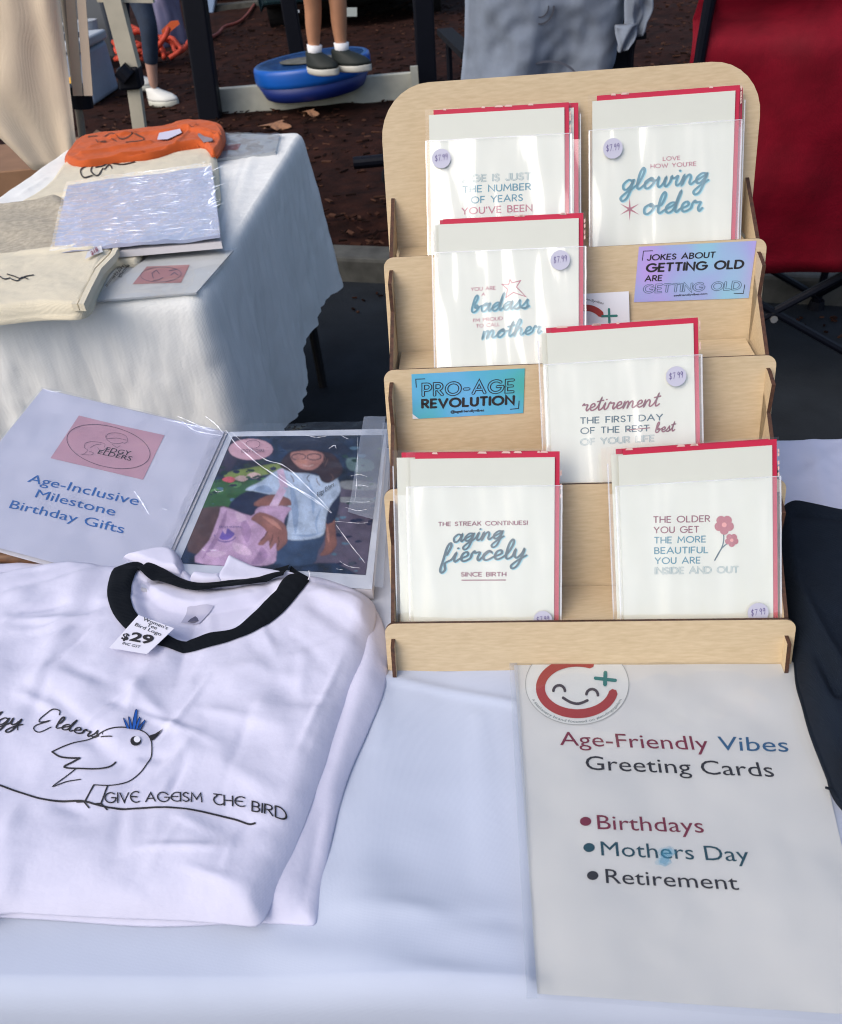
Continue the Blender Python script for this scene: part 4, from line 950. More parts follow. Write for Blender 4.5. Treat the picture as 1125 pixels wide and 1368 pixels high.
MB().ribbon([z1((532+343*math.cos(a)+35*.0+(-58)*math.sin(a)*-1, 294+35*math.cos(a)+182*math.sin(a))) for a in [6.283*k/70 for k in range(70)]], .7, g1, closed=True).build('oval_line', M_thin, pa)
b = MB()
for qd in ([(510, 215), (530, 185), (590, 178), (650, 190), (685, 215), (690, 250), (660, 270)], [(505, 200), (520, 235), (560, 262), (620, 268), (655, 255)], [(520, 225), (600, 222), (680, 240)], [(335, 265), (380, 250), (450, 255), (500, 270), (495, 300)], [(335, 265), (330, 300), (355, 320), (330, 350), (300, 355)], [(300, 355), (380, 362), (405, 345), (370, 330)], [(380, 300), (420, 278), (470, 272)], [(560, 270), (600, 300), (630, 285)], [(440, 300), (470, 330), (520, 300)]):
    b.ribbon(sp2([z1(p) for p in qd], 4), .45, g1)
b.build('elder_line_art', M_thin, pa)
put_text('EDGY', pp, z1((500, 330)), z1((706, 368)), (3.6, -5.2), M_ink, pa, lp2); put_text('ELDERS', pp, z1((437, 350)), z1((716, 414)), (3.6, -5.2), M_ink, pa, lp2)
put_text('Age-Inclusive', pp, (36, 643.5), (183.8, 675.5), (6, -10.5), M_blue, pa, lp); put_text('Milestone', pp, (46.6, 664.5), (152.6, 689.5), (5, -10.5), M_blue, pa, lp); put_text('Birthday Gifts', pp, (12, 679), (164.6, 713), (5, -10.5), M_blue, pa, lp)
M_highlight = film('film crease', .62, .25, .12, tint=(1, 1, 1, 1), bump=.3, veil=.5)  # whitish ribbons along film folds: highlights put into the colour
def highlights(lines, parent, zf, e, name='film_highlight'):
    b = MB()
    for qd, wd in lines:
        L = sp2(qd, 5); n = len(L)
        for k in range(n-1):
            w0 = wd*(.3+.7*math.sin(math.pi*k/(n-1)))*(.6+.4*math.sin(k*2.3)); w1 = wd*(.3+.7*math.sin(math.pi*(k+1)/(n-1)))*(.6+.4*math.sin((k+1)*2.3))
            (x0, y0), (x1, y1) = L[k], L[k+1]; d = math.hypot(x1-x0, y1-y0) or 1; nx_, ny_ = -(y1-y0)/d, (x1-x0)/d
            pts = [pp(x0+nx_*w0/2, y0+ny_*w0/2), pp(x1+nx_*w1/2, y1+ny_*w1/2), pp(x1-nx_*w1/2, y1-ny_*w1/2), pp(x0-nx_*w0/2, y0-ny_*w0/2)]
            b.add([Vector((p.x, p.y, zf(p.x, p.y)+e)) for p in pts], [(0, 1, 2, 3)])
    o = b.build(name, M_highlight, parent); o['kind'] = 'stuff'; return o
highlights([([(180, 658), (190, 673), (200, 690)], 2.2), ([(220, 563), (250, 569), (285, 579)], 1.4), ([(217, 682), (224, 683)], 1), ([(244, 565), (262, 578), (298, 585)], 1.6), ([(60, 522), (75, 527), (84, 526)], 1), ([(226, 565), (290, 576)], .8)], sgn, zfilm2, .001)
# photograph page
ph = thing('photo_page', 'printed photograph of a person holding a pink tote bag in a creased plastic pocket', 'photograph', tuple(pp(400, 660)))
def zph(x, y): return ZP-.003+.0010*noise.noise(Vector((x*7, y*7, 13)))
zB = T+.017; pph = planez(zB)
q = [pph(299, 577), pph(517, 573), pph(497, 787), pph(206, 772)]
b = MB(); b.prism([Vector((p.x, p.y, T+.0045)) for p in q], (0, 0, zB-T-.0060)); b.build('backing_book', mat('album block', (.6, .6, .66, 1), .6), ph)
b = MB(); grid_patch(b, q[0], q[1], q[2], q[3], 10, 10, lambda x, y: zB); pg_ = b.build('paper', mat('photo paper margin', (.55, .60, .70, 1), .4), ph)
z8c = lambda p: (220+p[0]*.27556, 560+p[1]*.27556)
M_phcol = {}
def pc(name, col, var=.25, vs=60): return col
PS = 2.6; PW_, PH_ = int(1010/PS), int(690/PS); PX0, PY0 = 62, 76
CAN = np.zeros((PH_, PW_, 3))+.02; _gx, _gy = np.meshgrid(PX0+PS*np.arange(PW_), PY0+PS*np.arange(PH_))
def blur(a, n):
    for _ in range(n):
        a = np.pad(a, 1, mode='edge'); a = (a[:-2, 1:-1]+2*a[1:-1, 1:-1]+a[2:, 1:-1])/4; a = np.pad(a, ((0, 0), (1, 1)), mode='edge'); a = (a[:, :-2]+2*a[:, 1:-1]+a[:, 2:])/4
    return a
_nr = np.random.RandomState(3)
def fnoise(sc, seed=0):
    r = np.random.RandomState(seed); g_ = r.rand(int(PH_/sc)+3, int(PW_/sc)+3); yy = np.arange(PH_)/sc; xx = np.arange(PW_)/sc; y0 = yy.astype(int); x0 = xx.astype(int); fy = (yy-y0)[:, None]; fx = (xx-x0)[None, :]
    fy = fy*fy*(3-2*fy); fx = fx*fx*(3-2*fx); a = g_[y0][:, x0]; b_ = g_[y0][:, x0+1]; c = g_[y0+1][:, x0]; d = g_[y0+1][:, x0+1]; return (a*(1-fx)+b_*fx)*(1-fy)+(c*(1-fx)+d*fx)*fy
_N1, _N2 = fnoise(5, 1), fnoise(14, 2)
def pmask(L):
    m_ = np.zeros((PH_, PW_), bool); n = len(L)
    x0, x1 = min(p[0] for p in L), max(p[0] for p in L); y0, y1 = min(p[1] for p in L), max(p[1] for p in L)
    i0, i1 = max(0, int((x0-PX0)/PS)), min(PW_, int((x1-PX0)/PS)+2); j0, j1 = max(0, int((y0-PY0)/PS)), min(PH_, int((y1-PY0)/PS)+2)
    if i1 <= i0 or j1 <= j0: return m_
    X, Y = _gx[j0:j1, i0:i1], _gy[j0:j1, i0:i1]; c = np.zeros(X.shape, bool)
    for k in range(n):
        (xa, ya), (xb, yb) = L[k], L[(k+1) % n]
        if ya == yb: continue
        c ^= ((ya > Y) != (yb > Y)) & (X < (xb-xa)*(Y-ya)/(yb-ya)+xa)
    m_[j0:j1, i0:i1] = c; return m_
def area(pts, m, lvl, name='', sm=3, soft=None, shade=.35):
    """paint one shape of the picture, with a soft edge and tonal modelling"""
    global CAN
    L = [(p.x, p.y) for p in spline([(a, b_, 0) for a, b_ in pts], sm, True)] if sm else list(pts)
    a = pmask(L).astype(float); big = a.sum() > 900; a = blur(a, soft if soft is not None else (2 if big else 1))
    col = np.array(m[:3]); tone = 1+shade*(1.3*(_N2-.5)+.5*(_N1-.5))
    if big: e = blur(pmask(L).astype(float), 9); tone = tone*(.62+.42*e)*(1.06-.16*((_gx-_gx[a > .3].min())/(np.ptp(_gx[a > .3])+1)))
    CAN = CAN*(1-a[..., None])+col*tone[..., None]*a[..., None]
def pline(pts, wd, m):
    L = sp2(pts, 5); n = len(L)
    for k in range(n-1):
        (x0, y0), (x1, y1) = L[k], L[k+1]; d = math.hypot(x1-x0, y1-y0) or 1; a, b_ = -(y1-y0)/d*wd/2, (x1-x0)/d*wd/2
        area([(x0+a, y0+b_), (x1+a, y1+b_), (x1-a, y1-b_), (x0-a, y0-b_)], m, 0, sm=0, soft=1, shade=0)
area([(30, 60), (1100, 60), (1100, 790), (30, 790)], (.010, .022, .055, 1), 0, sm=0, soft=0, shade=1.2)
area([(850, 330), (1030, 320), (1000, 560), (975, 757), (830, 700), (700, 690), (780, 560)], pc('pavement', (.09, .075, .12, 1), .5), 1)
area([(860, 300), (1020, 310), (1010, 345), (870, 340)], pc('kerb', (.22, .24, .26, 1)), 2); area([(850, 380), (1010, 385), (1000, 410), (860, 405)], pc('kerb'+'', (.22, .24, .26, 1)), 2)
area([(290, 265), (420, 235), (560, 215), (570, 250), (420, 285), (320, 300)], pc('grass', (.20, .27, .07, 1)), 1)
area([(205, 320), (290, 290), (400, 295), (500, 300), (430, 370), (330, 430), (175, 432)], pc('bush', (.03, .10, .03, 1), .8, 90), 2)
area([(165, 438), (320, 430), (300, 520), (225, 640), (110, 640), (140, 520)], pc('brickwork', (.09, .05, .05, 1)), 2)
for x, y in ((310, 295), (430, 275), (370, 290)): area([(x-32, y), (x, y-16), (x+36, y-4), (x+10, y+14)], pc('rose', (.62, .12, .16, 1)) if x == 310 else pc('blossom', (.55, .40, .40, 1)), 3)
for x, y in ((340, 320), (250, 350), (480, 300)): area([(x-30, y), (x, y-14), (x+34, y-6), (x+8, y+14)], pc('leaves', (.10, .26, .08, 1)), 3)
area([(885, 190), (1000, 200), (1010, 250), (900, 250)], pc('far light', (.10, .17, .18, 1), .8, 120), 1); area([(330, 90), (380, 100), (330, 240), (260, 260)], pc('tree trunk', (.035, .03, .06, 1)), 1)
_rp = random.Random(5)
def in_print(x, y): return 95 < y < 740 and x > 330-(y-85)*.42+12 and x < 1062-(y-78)*.128-14
_cols = [pc('leaf dark', (.012, .04, .03, 1)), pc('leaf mid', (.03, .09, .04, 1)), pc('blue glimmer', (.08, .16, .24, 1)), pc('night blue', (.008, .014, .05, 1)), pc('slate', (.05, .06, .09, 1))]
for k in range(240):
    x, y = _rp.uniform(80, 1050), _rp.uniform(90, 740)
    if y > 440 and x < 820: continue
    r = _rp.uniform(6, 24); a0_ = _rp.uniform(0, 6); c_ = _cols[_rp.choice((0, 0, 1, 2, 3, 3) if y < 440 else (3, 4, 4, 2))]
    area([(x+r*_rp.uniform(.6, 1.2)*math.cos(a0_+q_), y+r*.5*_rp.uniform(.5, 1.1)*math.sin(a0_+q_)) for q_ in (0, 1.2, 2.4, 3.7, 5.0)], c_, 2.2+k*.003, 'photo_area', 2)
area([(570, 570), (770, 560), (745, 640), (715, 705), (540, 700)], pc('trousers', (.03, .06, .13, 1)), 3)
area([(780, 440), (822, 470), (830, 560), (835, 610), (800, 655), (752, 662), (775, 625), (780, 560)], pc('skin', (.22, .095, .075, 1)), 4)
area([(770, 330), (850, 350), (830, 480), (775, 500)], pc('navy sleeve', (.010, .014, .045, 1)), 4)
area([(470, 300), (560, 240), (640, 245), (740, 275), (830, 280), (853, 352), (812, 410), (785, 470), (772, 560), (700, 585), (610, 588), (585, 560), (600, 430), (500, 365), (390, 345)], pc('white shirt', (.40, .50, .66, 1), .12), 5)
area([(560, 215), (620, 150), (700, 140), (800, 160), (850, 210), (862, 262), (800, 310), (760, 300), (735, 262), (640, 262), (580, 245)], pc('brown hair', (.035, .018, .022, 1), .7, 160), 6)
area([(612, 165), (680, 150), (765, 165), (768, 205), (725, 245), (672, 246), (625, 212)], pc('face skin', (.40, .20, .18, 1), .15), 7)
area([(555, 112), (620, 88), (700, 80), (800, 92), (885, 135), (880, 172), (800, 165), (700, 150), (600, 158)], pc('dark hat', (.014, .020, .045, 1)), 8)
for x in (650, 725): pline([(x+34*math.cos(a), 184+15*math.sin(a)) for a in [6.283*k/12 for k in range(13)]], 5, (.015, .01, .02))
pline([(668, 222), (695, 230), (722, 222)], 4, (.55, .40, .38))
area([(322, 405), (400, 350), (470, 365), (500, 395), (455, 440), (420, 492), (320, 455)], pc('navy sleeve', (.010, .014, .045, 1)), 7)
area([(442, 400), (520, 365), (600, 385), (615, 420), (450, 425)], pc('skin', (.22, .095, .075, 1)), 7)
area([(285, 425), (420, 470), (460, 425), (612, 428), (585, 480), (545, 640), (530, 700), (400, 716), (147, 695), (215, 590), (262, 470)], pc('pink tote', (.50, .34, .52, 1), .12), 8)
area([(506, 424), (560, 325), (592, 345), (548, 424)], pc('pink strap', (.56, .42, .58, 1), .1), 9, sm=0); area([(560, 330), (545, 250), (575, 240), (600, 335)], pc('pink strap', (.56, .42, .58, 1), .1), 9, sm=0)
area([(418, 485), (462, 452), (540, 480), (588, 520), (596, 590), (575, 620), (545, 640), (540, 600), (512, 634), (505, 590), (478, 612), (452, 606), (495, 548), (440, 500)], pc('hand skin', (.27, .12, .10, 1), .2), 10)
pline([(295+52*math.cos(a), 560+36*math.sin(a)) for a in [math.radians(k) for k in range(20, 190, 20)]], 6, (.10, .06, .28))
area([(255, 560), (275, 535), (295, 560), (305, 530), (325, 545), (340, 560), (310, 585), (275, 585)], pc('emblem violet', (.15, .10, .40, 1), .5, 200), 11)
_sh = pc('shirt fold print', (.27, .37, .55, 1), .2); _bg = pc('tote fold print', (.38, .24, .42, 1), .2); _bl = pc('tote light print', (.62, .46, .62, 1), .15); _hs = pc('skin light print', (.42, .20, .16, 1), .15)
for q_ in ([(610, 320), (640, 380), (650, 470), (635, 560), (620, 480)], [(700, 300), (730, 380), (720, 470), (708, 380)], [(760, 430), (740, 500), (745, 560), (728, 500)], [(480, 320), (520, 340), (510, 358), (430, 345)], [(600, 560), (700, 572), (770, 545), (700, 560)]): area(q_, _sh, 5.6)
for q_ in ([(300, 440), (290, 520), (240, 620), (180, 680), (250, 560)], [(470, 620), (500, 660), (470, 700), (420, 700), (450, 660)], [(380, 480), (420, 540), (400, 600), (370, 540)]): area(q_, _bg, 8.6)
for q_ in ([(200, 655), (240, 640), (300, 650), (250, 672)], [(345, 450), (400, 480), (360, 500)], [(330, 600), (400, 620), (420, 660), (350, 650)]): area(q_, _bl, 8.7)
for q_ in ([(470, 470), (530, 490), (570, 540), (520, 510)], [(790, 520), (800, 570), (795, 600), (785, 560)], [(640, 195), (690, 200), (680, 215), (645, 212)]): area(q_, _hs, 10.6)
for x0, y0, x1, y1 in ((500, 545, 466, 590), (525, 560, 508, 612), (552, 572, 548, 622)): pline([(x0, y0), ((x0+x1)/2+4, (y0+y1)/2), (x1, y1)], 5, (.10, .04, .04))
for k in range(26):
    x = _rp.uniform(575, 850); y = _rp.uniform(170, 300)
    if 605 < x < 770 and y < 250: continue
    pline([(x, y), (x+_rp.uniform(-14, 14), y+18), (x+_rp.uniform(-18, 18), y+34)], 4, (.14, .075, .06) if k % 2 else (.03, .015, .02))
CAN = np.clip(CAN*(1+.22*(_nr.rand(PH_, PW_, 1)-.5)), 0, 1)
def print_sheet():
    """the printed picture: a flat skewed sheet with its colours laid down point by point"""
    c4 = [(330, 85), (1062, 78), (975, 757), (70, 700)]; nx, ny = 400, 270; vs = []; cols = []
    for j in range(ny+1):
        t = j/ny
        for i in range(nx+1):
            s_ = i/nx; x = (c4[0][0]*(1-s_)+c4[1][0]*s_)*(1-t)+(c4[3][0]*(1-s_)+c4[2][0]*s_)*t; y = (c4[0][1]*(1-s_)+c4[1][1]*s_)*(1-t)+(c4[3][1]*(1-s_)+c4[2][1]*s_)*t
            p = pph(*z8c((x, y))); vs.append((p.x, p.y, zB+.0004)); fx = min(PW_-1.001, max(0, (x-PX0)/PS)); fy = min(PH_-1.001, max(0, (y-PY0)/PS)); i0, j0 = int(fx), int(fy); a, b_ = fx-i0, fy-j0
            c = (CAN[j0, i0]*(1-a)+CAN[j0, i0+1]*a)*(1-b_)+(CAN[j0+1, i0]*(1-a)+CAN[j0+1, i0+1]*a)*b_; cols += [c[0], c[1], c[2], 1]
    fs = [(j*(nx+1)+i, (j+1)*(nx+1)+i, (j+1)*(nx+1)+i+1, j*(nx+1)+i+1) for j in range(ny) for i in range(nx)]
    m_ = bpy.data.materials.new('photo print ink'); m_.use_nodes = True; at = m_.node_tree.nodes.new('ShaderNodeAttribute'); at.attribute_name = 'ink'
    b_ = m_.node_tree.nodes['Principled BSDF']; b_.inputs['Roughness'].default_value = .3; m_.node_tree.links.new(at.outputs['Color'], b_.inputs['Base Color'])
    o = MB().add(vs, fs).build('photo_print', m_, pg_); o.data.attributes.new('ink', 'FLOAT_COLOR', 'POINT').data.foreach_set('color', cols)
pq = lambda u, v: Vector((pph(u, v).x, pph(u, v).y, zB+.0016))
put_text('EDGY ELDERS', pq, z8c((268, 532)), z8c((372, 532)), (0, -2), M_pen, pg_, Off(UPZ, .0003)); put_text('Edgy Elders', pq, z8c((742, 384)), z8c((822, 330)), (-.5, -6), M_ink, pg_, Off(UPZ, .0003))
area([(310+108+108*math.cos(a)-0, 148+52*math.sin(a)) for a in [6.283*k/30 for k in range(30)]], (.58, .36, .44), 12, 'round_badge', 0, soft=1, shade=.05)
print_sheet()
put_text('EDGY ELDERS', pq, z8c((372, 168)), z8c((485, 166)), (0, -4), M_thin, pg_, Off(UPZ, .0005))
MB().ribbon([z8c((430+34*math.cos(a), 128+20*math.sin(a))) for a in [6.283*k/16 for k in range(16)]], .5, lambda u, v: pq(u, v)+UPZ*.0005, closed=True).build('badge_line_art', M_thin, pg_)
qf = [pph(290, 572), pph(523, 566), pph(513, 792), pph(196, 785)]
def zf3(x, y): return zB+.0048+.0020*noise.noise(Vector((x*22, y*22, 21)))+.0012*noise.noise(Vector((x*60, y*50, 4)))
b = MB(); grid_patch(b, qf[0], qf[1], qf[2], qf[3], 80, 80, zf3); b.build('plastic_pocket', film('crinkled pocket', .04, .9, .05, bump=.6, bscale=40, bdist=.008), ph, smooth=True)
b = MB(); a0, a1, a2, a3 = pph(487, 562), pph(516, 561), pph(500, 700), pph(466, 690); grid_patch(b, a0, a1, a2, a3, 10, 30, zf3, .001); b.build('pocket_flap', M_sleeve2, ph, smooth=True)
e = (qf[1]-qf[2]).normalized(); b = MB(); grid_patch(b, pph(512, 570), pph(523, 570), pph(513, 792), pph(500, 790), 3, 30, zf3, .0006); b.build('pocket_rim', M_sleeve2, ph, smooth=True)
pp_old = pp; pp = pph
highlights([([z8c(p) for p in qd], wd) for qd, wd in (([(300, 70), (380, 170), (560, 310), (700, 385), (812, 480)], 2.2), ([(330, 85), (470, 200), (600, 260), (720, 370), (815, 478)], 1.7), ([(835, 535), (900, 620), (975, 720)], 1.4), ([(560, 290), (640, 350), (760, 440)], 1.6),
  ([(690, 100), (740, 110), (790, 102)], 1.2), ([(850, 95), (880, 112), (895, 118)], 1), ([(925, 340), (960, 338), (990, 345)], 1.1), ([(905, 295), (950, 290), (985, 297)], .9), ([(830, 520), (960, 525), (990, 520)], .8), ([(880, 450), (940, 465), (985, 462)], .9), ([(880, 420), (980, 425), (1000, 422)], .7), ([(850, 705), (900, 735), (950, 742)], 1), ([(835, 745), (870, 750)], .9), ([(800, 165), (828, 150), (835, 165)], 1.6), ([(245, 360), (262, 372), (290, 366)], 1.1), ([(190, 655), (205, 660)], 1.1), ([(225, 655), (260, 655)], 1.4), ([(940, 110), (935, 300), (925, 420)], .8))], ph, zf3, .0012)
highlights([([(277, 560+22*.27), (292, 578), (300, 588)], 2.0), ([(240, 566), (270, 580), (291, 586)], 1.6)], ph, zf3, .0065)
pp = pp_old
# ------------------------------------------------------------------ right side: black and white folded shirts
wsh = Pillow([(1010, 600), (1036, 588), (1125, 583), (1260, 572), (1330, 600), (1330, 720), (1200, 745), (1040, 740), (1000, 700)], T+.003, T+.022, .012, wr_fn(folds([(1085, 590, 1100, 680, .01, .003), (1070, 640, 1125, 600, .008, .002)], T+.02), .003, 14, 31), zref=T+.018)
tag(wsh.mesh('folded_shirt', weave('pale lilac jersey', (.50, .52, .66, 1), 2200, .25, .85, var=.03)), 'pale lilac white folded garment behind the black one at the right table edge', 'shirt')
bsh = Pillow([(1035, 690), (1050, 668), (1085, 672), (1125, 680), (1200, 690), (1330, 700), (1380, 900), (1330, 1100), (1180, 1080), (1132, 1052), (1112, 1010), (1090, 955), (1080, 920), (1071, 890), (1066, 850), (1048, 800)], T+.004, T+.038, .014,
   wr_fn(folds([(1052, 770, 1125, 905, .006, .008), (1045, 790, 1120, 925, .006, -.008), (1055, 870, 1130, 1020, .007, .005), (1060, 690, 1200, 705, .004, -.003), (1062, 860, 1130, 1000, .005, -.006)], T+.035), .003, 12, 41), zref=T+.03)
tag(bsh.mesh('folded_shirt', M_blacktee), 'black folded shirt at the right edge beside the wooden stand', 'shirt')
tag(MB().tube([P(1103, 1052, T+.012), P(1112, 1055, T+.011), P(1122, 1052, T+.012), P(1145, 1046, T+.02)], .0009, 6).build('loose_thread', M_blacktee), 'black thread end trailing from the black shirt onto the greeting cards sign', 'thread')
# ------------------------------------------------------------------ things on the left table
M_cream = weave('cream canvas', (.66, .60, .46, 1), 900, .5, .9, var=.05, bump2=.15, b2scale=20)
M_oat = mat('oatmeal felt', (.44, .39, .30, 1), .95, var=.25, vscale=90, bump=1, bscale=300)
M_orange = weave('orange jersey', (.52, .095, .02, 1), 1600, .3, .85, var=.08, bump2=.2, b2scale=16)
def flatprint(lines, wd, zf, z, m, parent, name='line_print', e=.0012):
    b = MB(); pl = planez(z)
    for q in lines:
        b.ribbon(sp2(q, 4) if len(q) > 2 else q, wd, lambda x, y: (lambda p: Vector((p.x, p.y, 0)))(pl(x, y)))
    X = np.array([v[0] for v in b.v]); Y = np.array([v[1] for v in b.v]); Z = zf(X, Y)
    b.v = [(x, y, zz+e) for x, y, zz in zip(X.tolist(), Y.tolist(), Z.tolist())]
    return b.build(name, m, parent)
# sign lying flat, far right package
zt_ = T+.006
s4 = [P(u, v, zt_) for u, v in ((205, 338), (312, 334), (262, 391), (118, 402))]
ls = thing('sign_sheet', 'white sign with a faded pink square lying flat on the left table corner', 'sign', tuple(s4[0]))
MB().prism([p-UPZ*.003 for p in s4], (0, 0, .003)).build('paper', mat('dull white paper', (.58, .60, .60, 1), .5), ls)
f4 = [P(u, v, zt_+.002) for u, v in ((200, 334), (318, 331), (266, 393), (110, 406))]
b = MB(); grid_patch(b, f4[0], f4[1], f4[2], f4[3], 24, 20, lambda x, y: zt_+.002+.001*noise.noise(Vector((x*25, y*25, 1)))); b.build('plastic_pocket', M_sleeve, ls, smooth=True)
pl_ = planez(zt_+.0006)
b = MB(); b.fill([pl_(*p) for p in ((196, 356), (253.5, 353.5), (242, 377.5), (177, 379.5))]); b.build('pink_square', mat('faded rose print', (.45, .22, .22, 1), .6), ls)
g = lambda x, y: pl_(x, y)+UPZ*.0005
b = MB(); b.ribbon([(215+27*math.cos(a)+3*math.sin(a), 366+1-10*math.sin(a)) for a in [6.283*k/26 for k in range(26)]], .7, g, closed=True)
for q in ([(205, 372), (203, 365), (209, 361), (213, 366)], [(205, 375), (212, 374), (218, 371)], [(228, 368), (233, 364), (238, 368)], [(226, 362), (236, 360)]): b.ribbon(q, 1.0, g)
b.build('line_print', M_thin, ls)
for s_, L, R in (('Ethically', (176, 352), (160, 372)), ('made', (168, 354), (152, 374)), ('gifts and accessories', (162, 357), (143, 384))):
    put_text(s_, pl_, L, R, (-4, -2.2), M_ink, ls, Off(UPZ, .0008), .01)
# flat clear package on the far right corner
fp = [P(u, v, T+.008) for u, v in ((250, 176), (374, 180), (368, 203), (240, 217))]
pk = thing('flat_package', 'flat plastic wrapped item beyond the orange shirt near the far table corner', 'package', tuple(fp[0]))
MB().prism([p-UPZ*.007 for p in fp], (0, 0, .0065)).build('contents', mat('grey folded paper', (.42, .44, .46, 1), .5, var=.2, vscale=20), pk)
b = MB(); cc = sum(fp, Vector())/4; f4 = [cc+(p-cc)*1.05 for p in fp]; grid_patch(b, f4[0], f4[1], f4[2], f4[3], 30, 20, lambda x, y: T+.010+.004*noise.noise(Vector((x*30, y*30, 1)))); b.build('plastic_wrap', film('wrap', .14, .8, .08, bump=.5, bscale=30), pk, smooth=True)
MB().fill([P(*p, T+.0086) for p in ((292, 193), (322, 192), (318, 200), (288, 202))]).build('red_print', mat('dull red print', (.30, .10, .10, 1), .5), pk)
# cream tote lying below the orange shirt
t1 = Pillow([(22, 272), (60, 248), (90, 215), (150, 212), (220, 203), (276, 192), (287, 200), (292, 240), (285, 270), (200, 280), (90, 262), (50, 268)], T+.003, T+.025, .02, wr_fn([], .005, 9, 51), zref=T+.02)
tt = thing('tote_bag', 'folded cream tote bag with a black line print sticking out below the orange shirt', 'bag', tuple(P(180, 230, T)))
t1.mesh('bag_body', M_cream, tt)
flatprint([[(118, 222), (108, 228), (112, 238), (124, 236)], [(124, 222), (122, 230), (130, 236), (138, 226)], [(128, 224), (138, 222), (146, 217), (160, 216)], [(140, 228), (146, 220), (150, 226)], [(150, 218), (165, 219), (180, 216)]], 1.8, t1.zs, T+.025, M_ink, tt)
# orange shirt
o1_ = Pillow([(88, 212), (98, 200), (118, 184), (160, 178), (210, 172), (245, 164), (262, 163), (290, 168), (299, 180), (296, 192), (284, 204), (270, 192), (240, 196), (200, 207), (150, 213), (110, 219)], T+.022, T+.042, .008, wr_fn(folds([(110, 205, 200, 190, .010, .008), (130, 212, 270, 186, .008, -.008), (240, 170, 297, 182, .008, .010), (255, 195, 292, 178, .008, -.006), (150, 182, 250, 172, .012, .006), (120, 196, 180, 176, .007, .004), (105, 214, 190, 200, .004, .005), (190, 206, 268, 191, .004, .005), (140, 186, 235, 170, .004, -.003), (225, 200, 262, 165, .005, .005), (262, 168, 298, 178, .004, .005)], T+.044), .004, 14, 61, .0012), zref=T+.034)
os_ = thing('folded_shirt', 'bright orange folded shirt with a faint print at the back of the left table', 'shirt', tuple(P(190, 190, T)))
o1_.mesh('shirt_body', M_orange, os_)
Pillow([(86, 216), (94, 200), (112, 183), (165, 176), (215, 170), (262, 162), (294, 167), (301, 181), (298, 194), (287, 208), (270, 198), (235, 202), (195, 211), (150, 217), (110, 222)], T+.010, T+.026, .006, wr_fn([], .003, 14, 63), zref=T+.02).mesh('lower_fold', M_orange, os_)
flatprint([[(128, 187), (133, 192), (142, 191)], [(118, 183), (130, 182)], [(140, 183), (150, 178), (160, 186), (172, 184), (178, 180)], [(150, 187), (156, 190)], [(168, 190), (185, 188), (192, 184), (180, 181)]], 1.3, o1_.zs, T+.042, mat('dark print on orange', (.12, .04, .02, 1), .7), os_)
b = MB(); b.fill([Vector((p.x, p.y, o1_.z(p.x, p.y)+.004)) for p in [P(u, v, T+.044) for u, v in ((213, 179), (241, 174), (243, 178), (224, 186), (210, 187))]]); b.build('price_tag', mat('tag lilac', (.60, .58, .70, 1), .6), os_)
b = MB(); b.ribbon([(266, 181), (272, 185), (283, 188)], 4, lambda x, y: (lambda p: Vector((p.x, p.y, o1_.z(p.x, p.y)+.005)))(P(x, y, T+.044))); b.build('size_label', mat('grey size label', (.20, .17, .20, 1), .6), os_)
# oatmeal cloth, cream tote in front, small tote edge
oat = Pillow([(-80, 268), (0, 272), (40, 270), (84, 262), (92, 300), (76, 342), (0, 350), (-80, 350)], T+.003, T+.026, .02, wr_fn([], .006, 10, 71), zref=T+.02)
tag(oat.mesh('folded_cloth', M_oat), 'speckled oatmeal coloured folded cloth at the left edge of the second table', 'cloth')
t2 = Pillow([(140, 345), (192, 325), (194, 330), (184, 350), (160, 352), (140, 356)], T+.003, T+.016, .008, wr_fn([], .002, 20, 72), zref=T+.01)
tag(t2.mesh('tote_bag', M_cream), 'small corner of a cream tote bag poking out under the wrapped package', 'bag')
# wrapped package
wp = thing('wrapped_package', 'large flat lilac grey package in shiny wrinkled plastic on the left table', 'package', tuple(P(180, 270, T)))
h_ = T+.040; w4 = [P(u, v, h_) for u, v in ((90, 244), (282, 220), (294, 316), (68, 336))]
MB().prism([Vector((p.x, p.y, h_-.022)) for p in w4], (0, 0, .012)).build('board', mat('white board edge', (.62, .60, .62, 1), .5), wp)
def zwp(x, y): return h_+.003*noise.noise(Vector((x*10, y*10, 31)))+.002*noise.noise(Vector((x*28, y*18, 3)))
b = MB(); grid_patch(b, w4[0], w4[1], w4[2], w4[3], 40, 30, lambda x, y: zwp(x, y)-.004); b.build('contents', mat('lilac grey garment', (.27, .30, .39, 1), .7, col2=(.35, .34, .41, 1), vscale=5), wp, smooth=True)
b = MB(); cc = sum(w4, Vector())/4; f4 = [cc+(p-cc)*1.012 for p in w4]; grid_patch(b, f4[0], f4[1], f4[2], f4[3], 110, 90, lambda x, y: zwp(x, y)+.003+.0035*noise.noise(Vector((x*34, y*60, 3)))+.0015*abs(noise.noise(Vector((x*90, y*130, 5))))); b.build('plastic_wrap', film('wrinkled wrap', .07, .35, .10, tint=(.95, .95, 1, 1), bump=.9, bscale=45, bdist=.012, veil=.05), wp, smooth=True)
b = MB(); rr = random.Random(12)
def _wq(s, t): return (f4[0]*(1-s)+f4[1]*s)*(1-t)+(f4[3]*(1-s)+f4[2]*s)*t
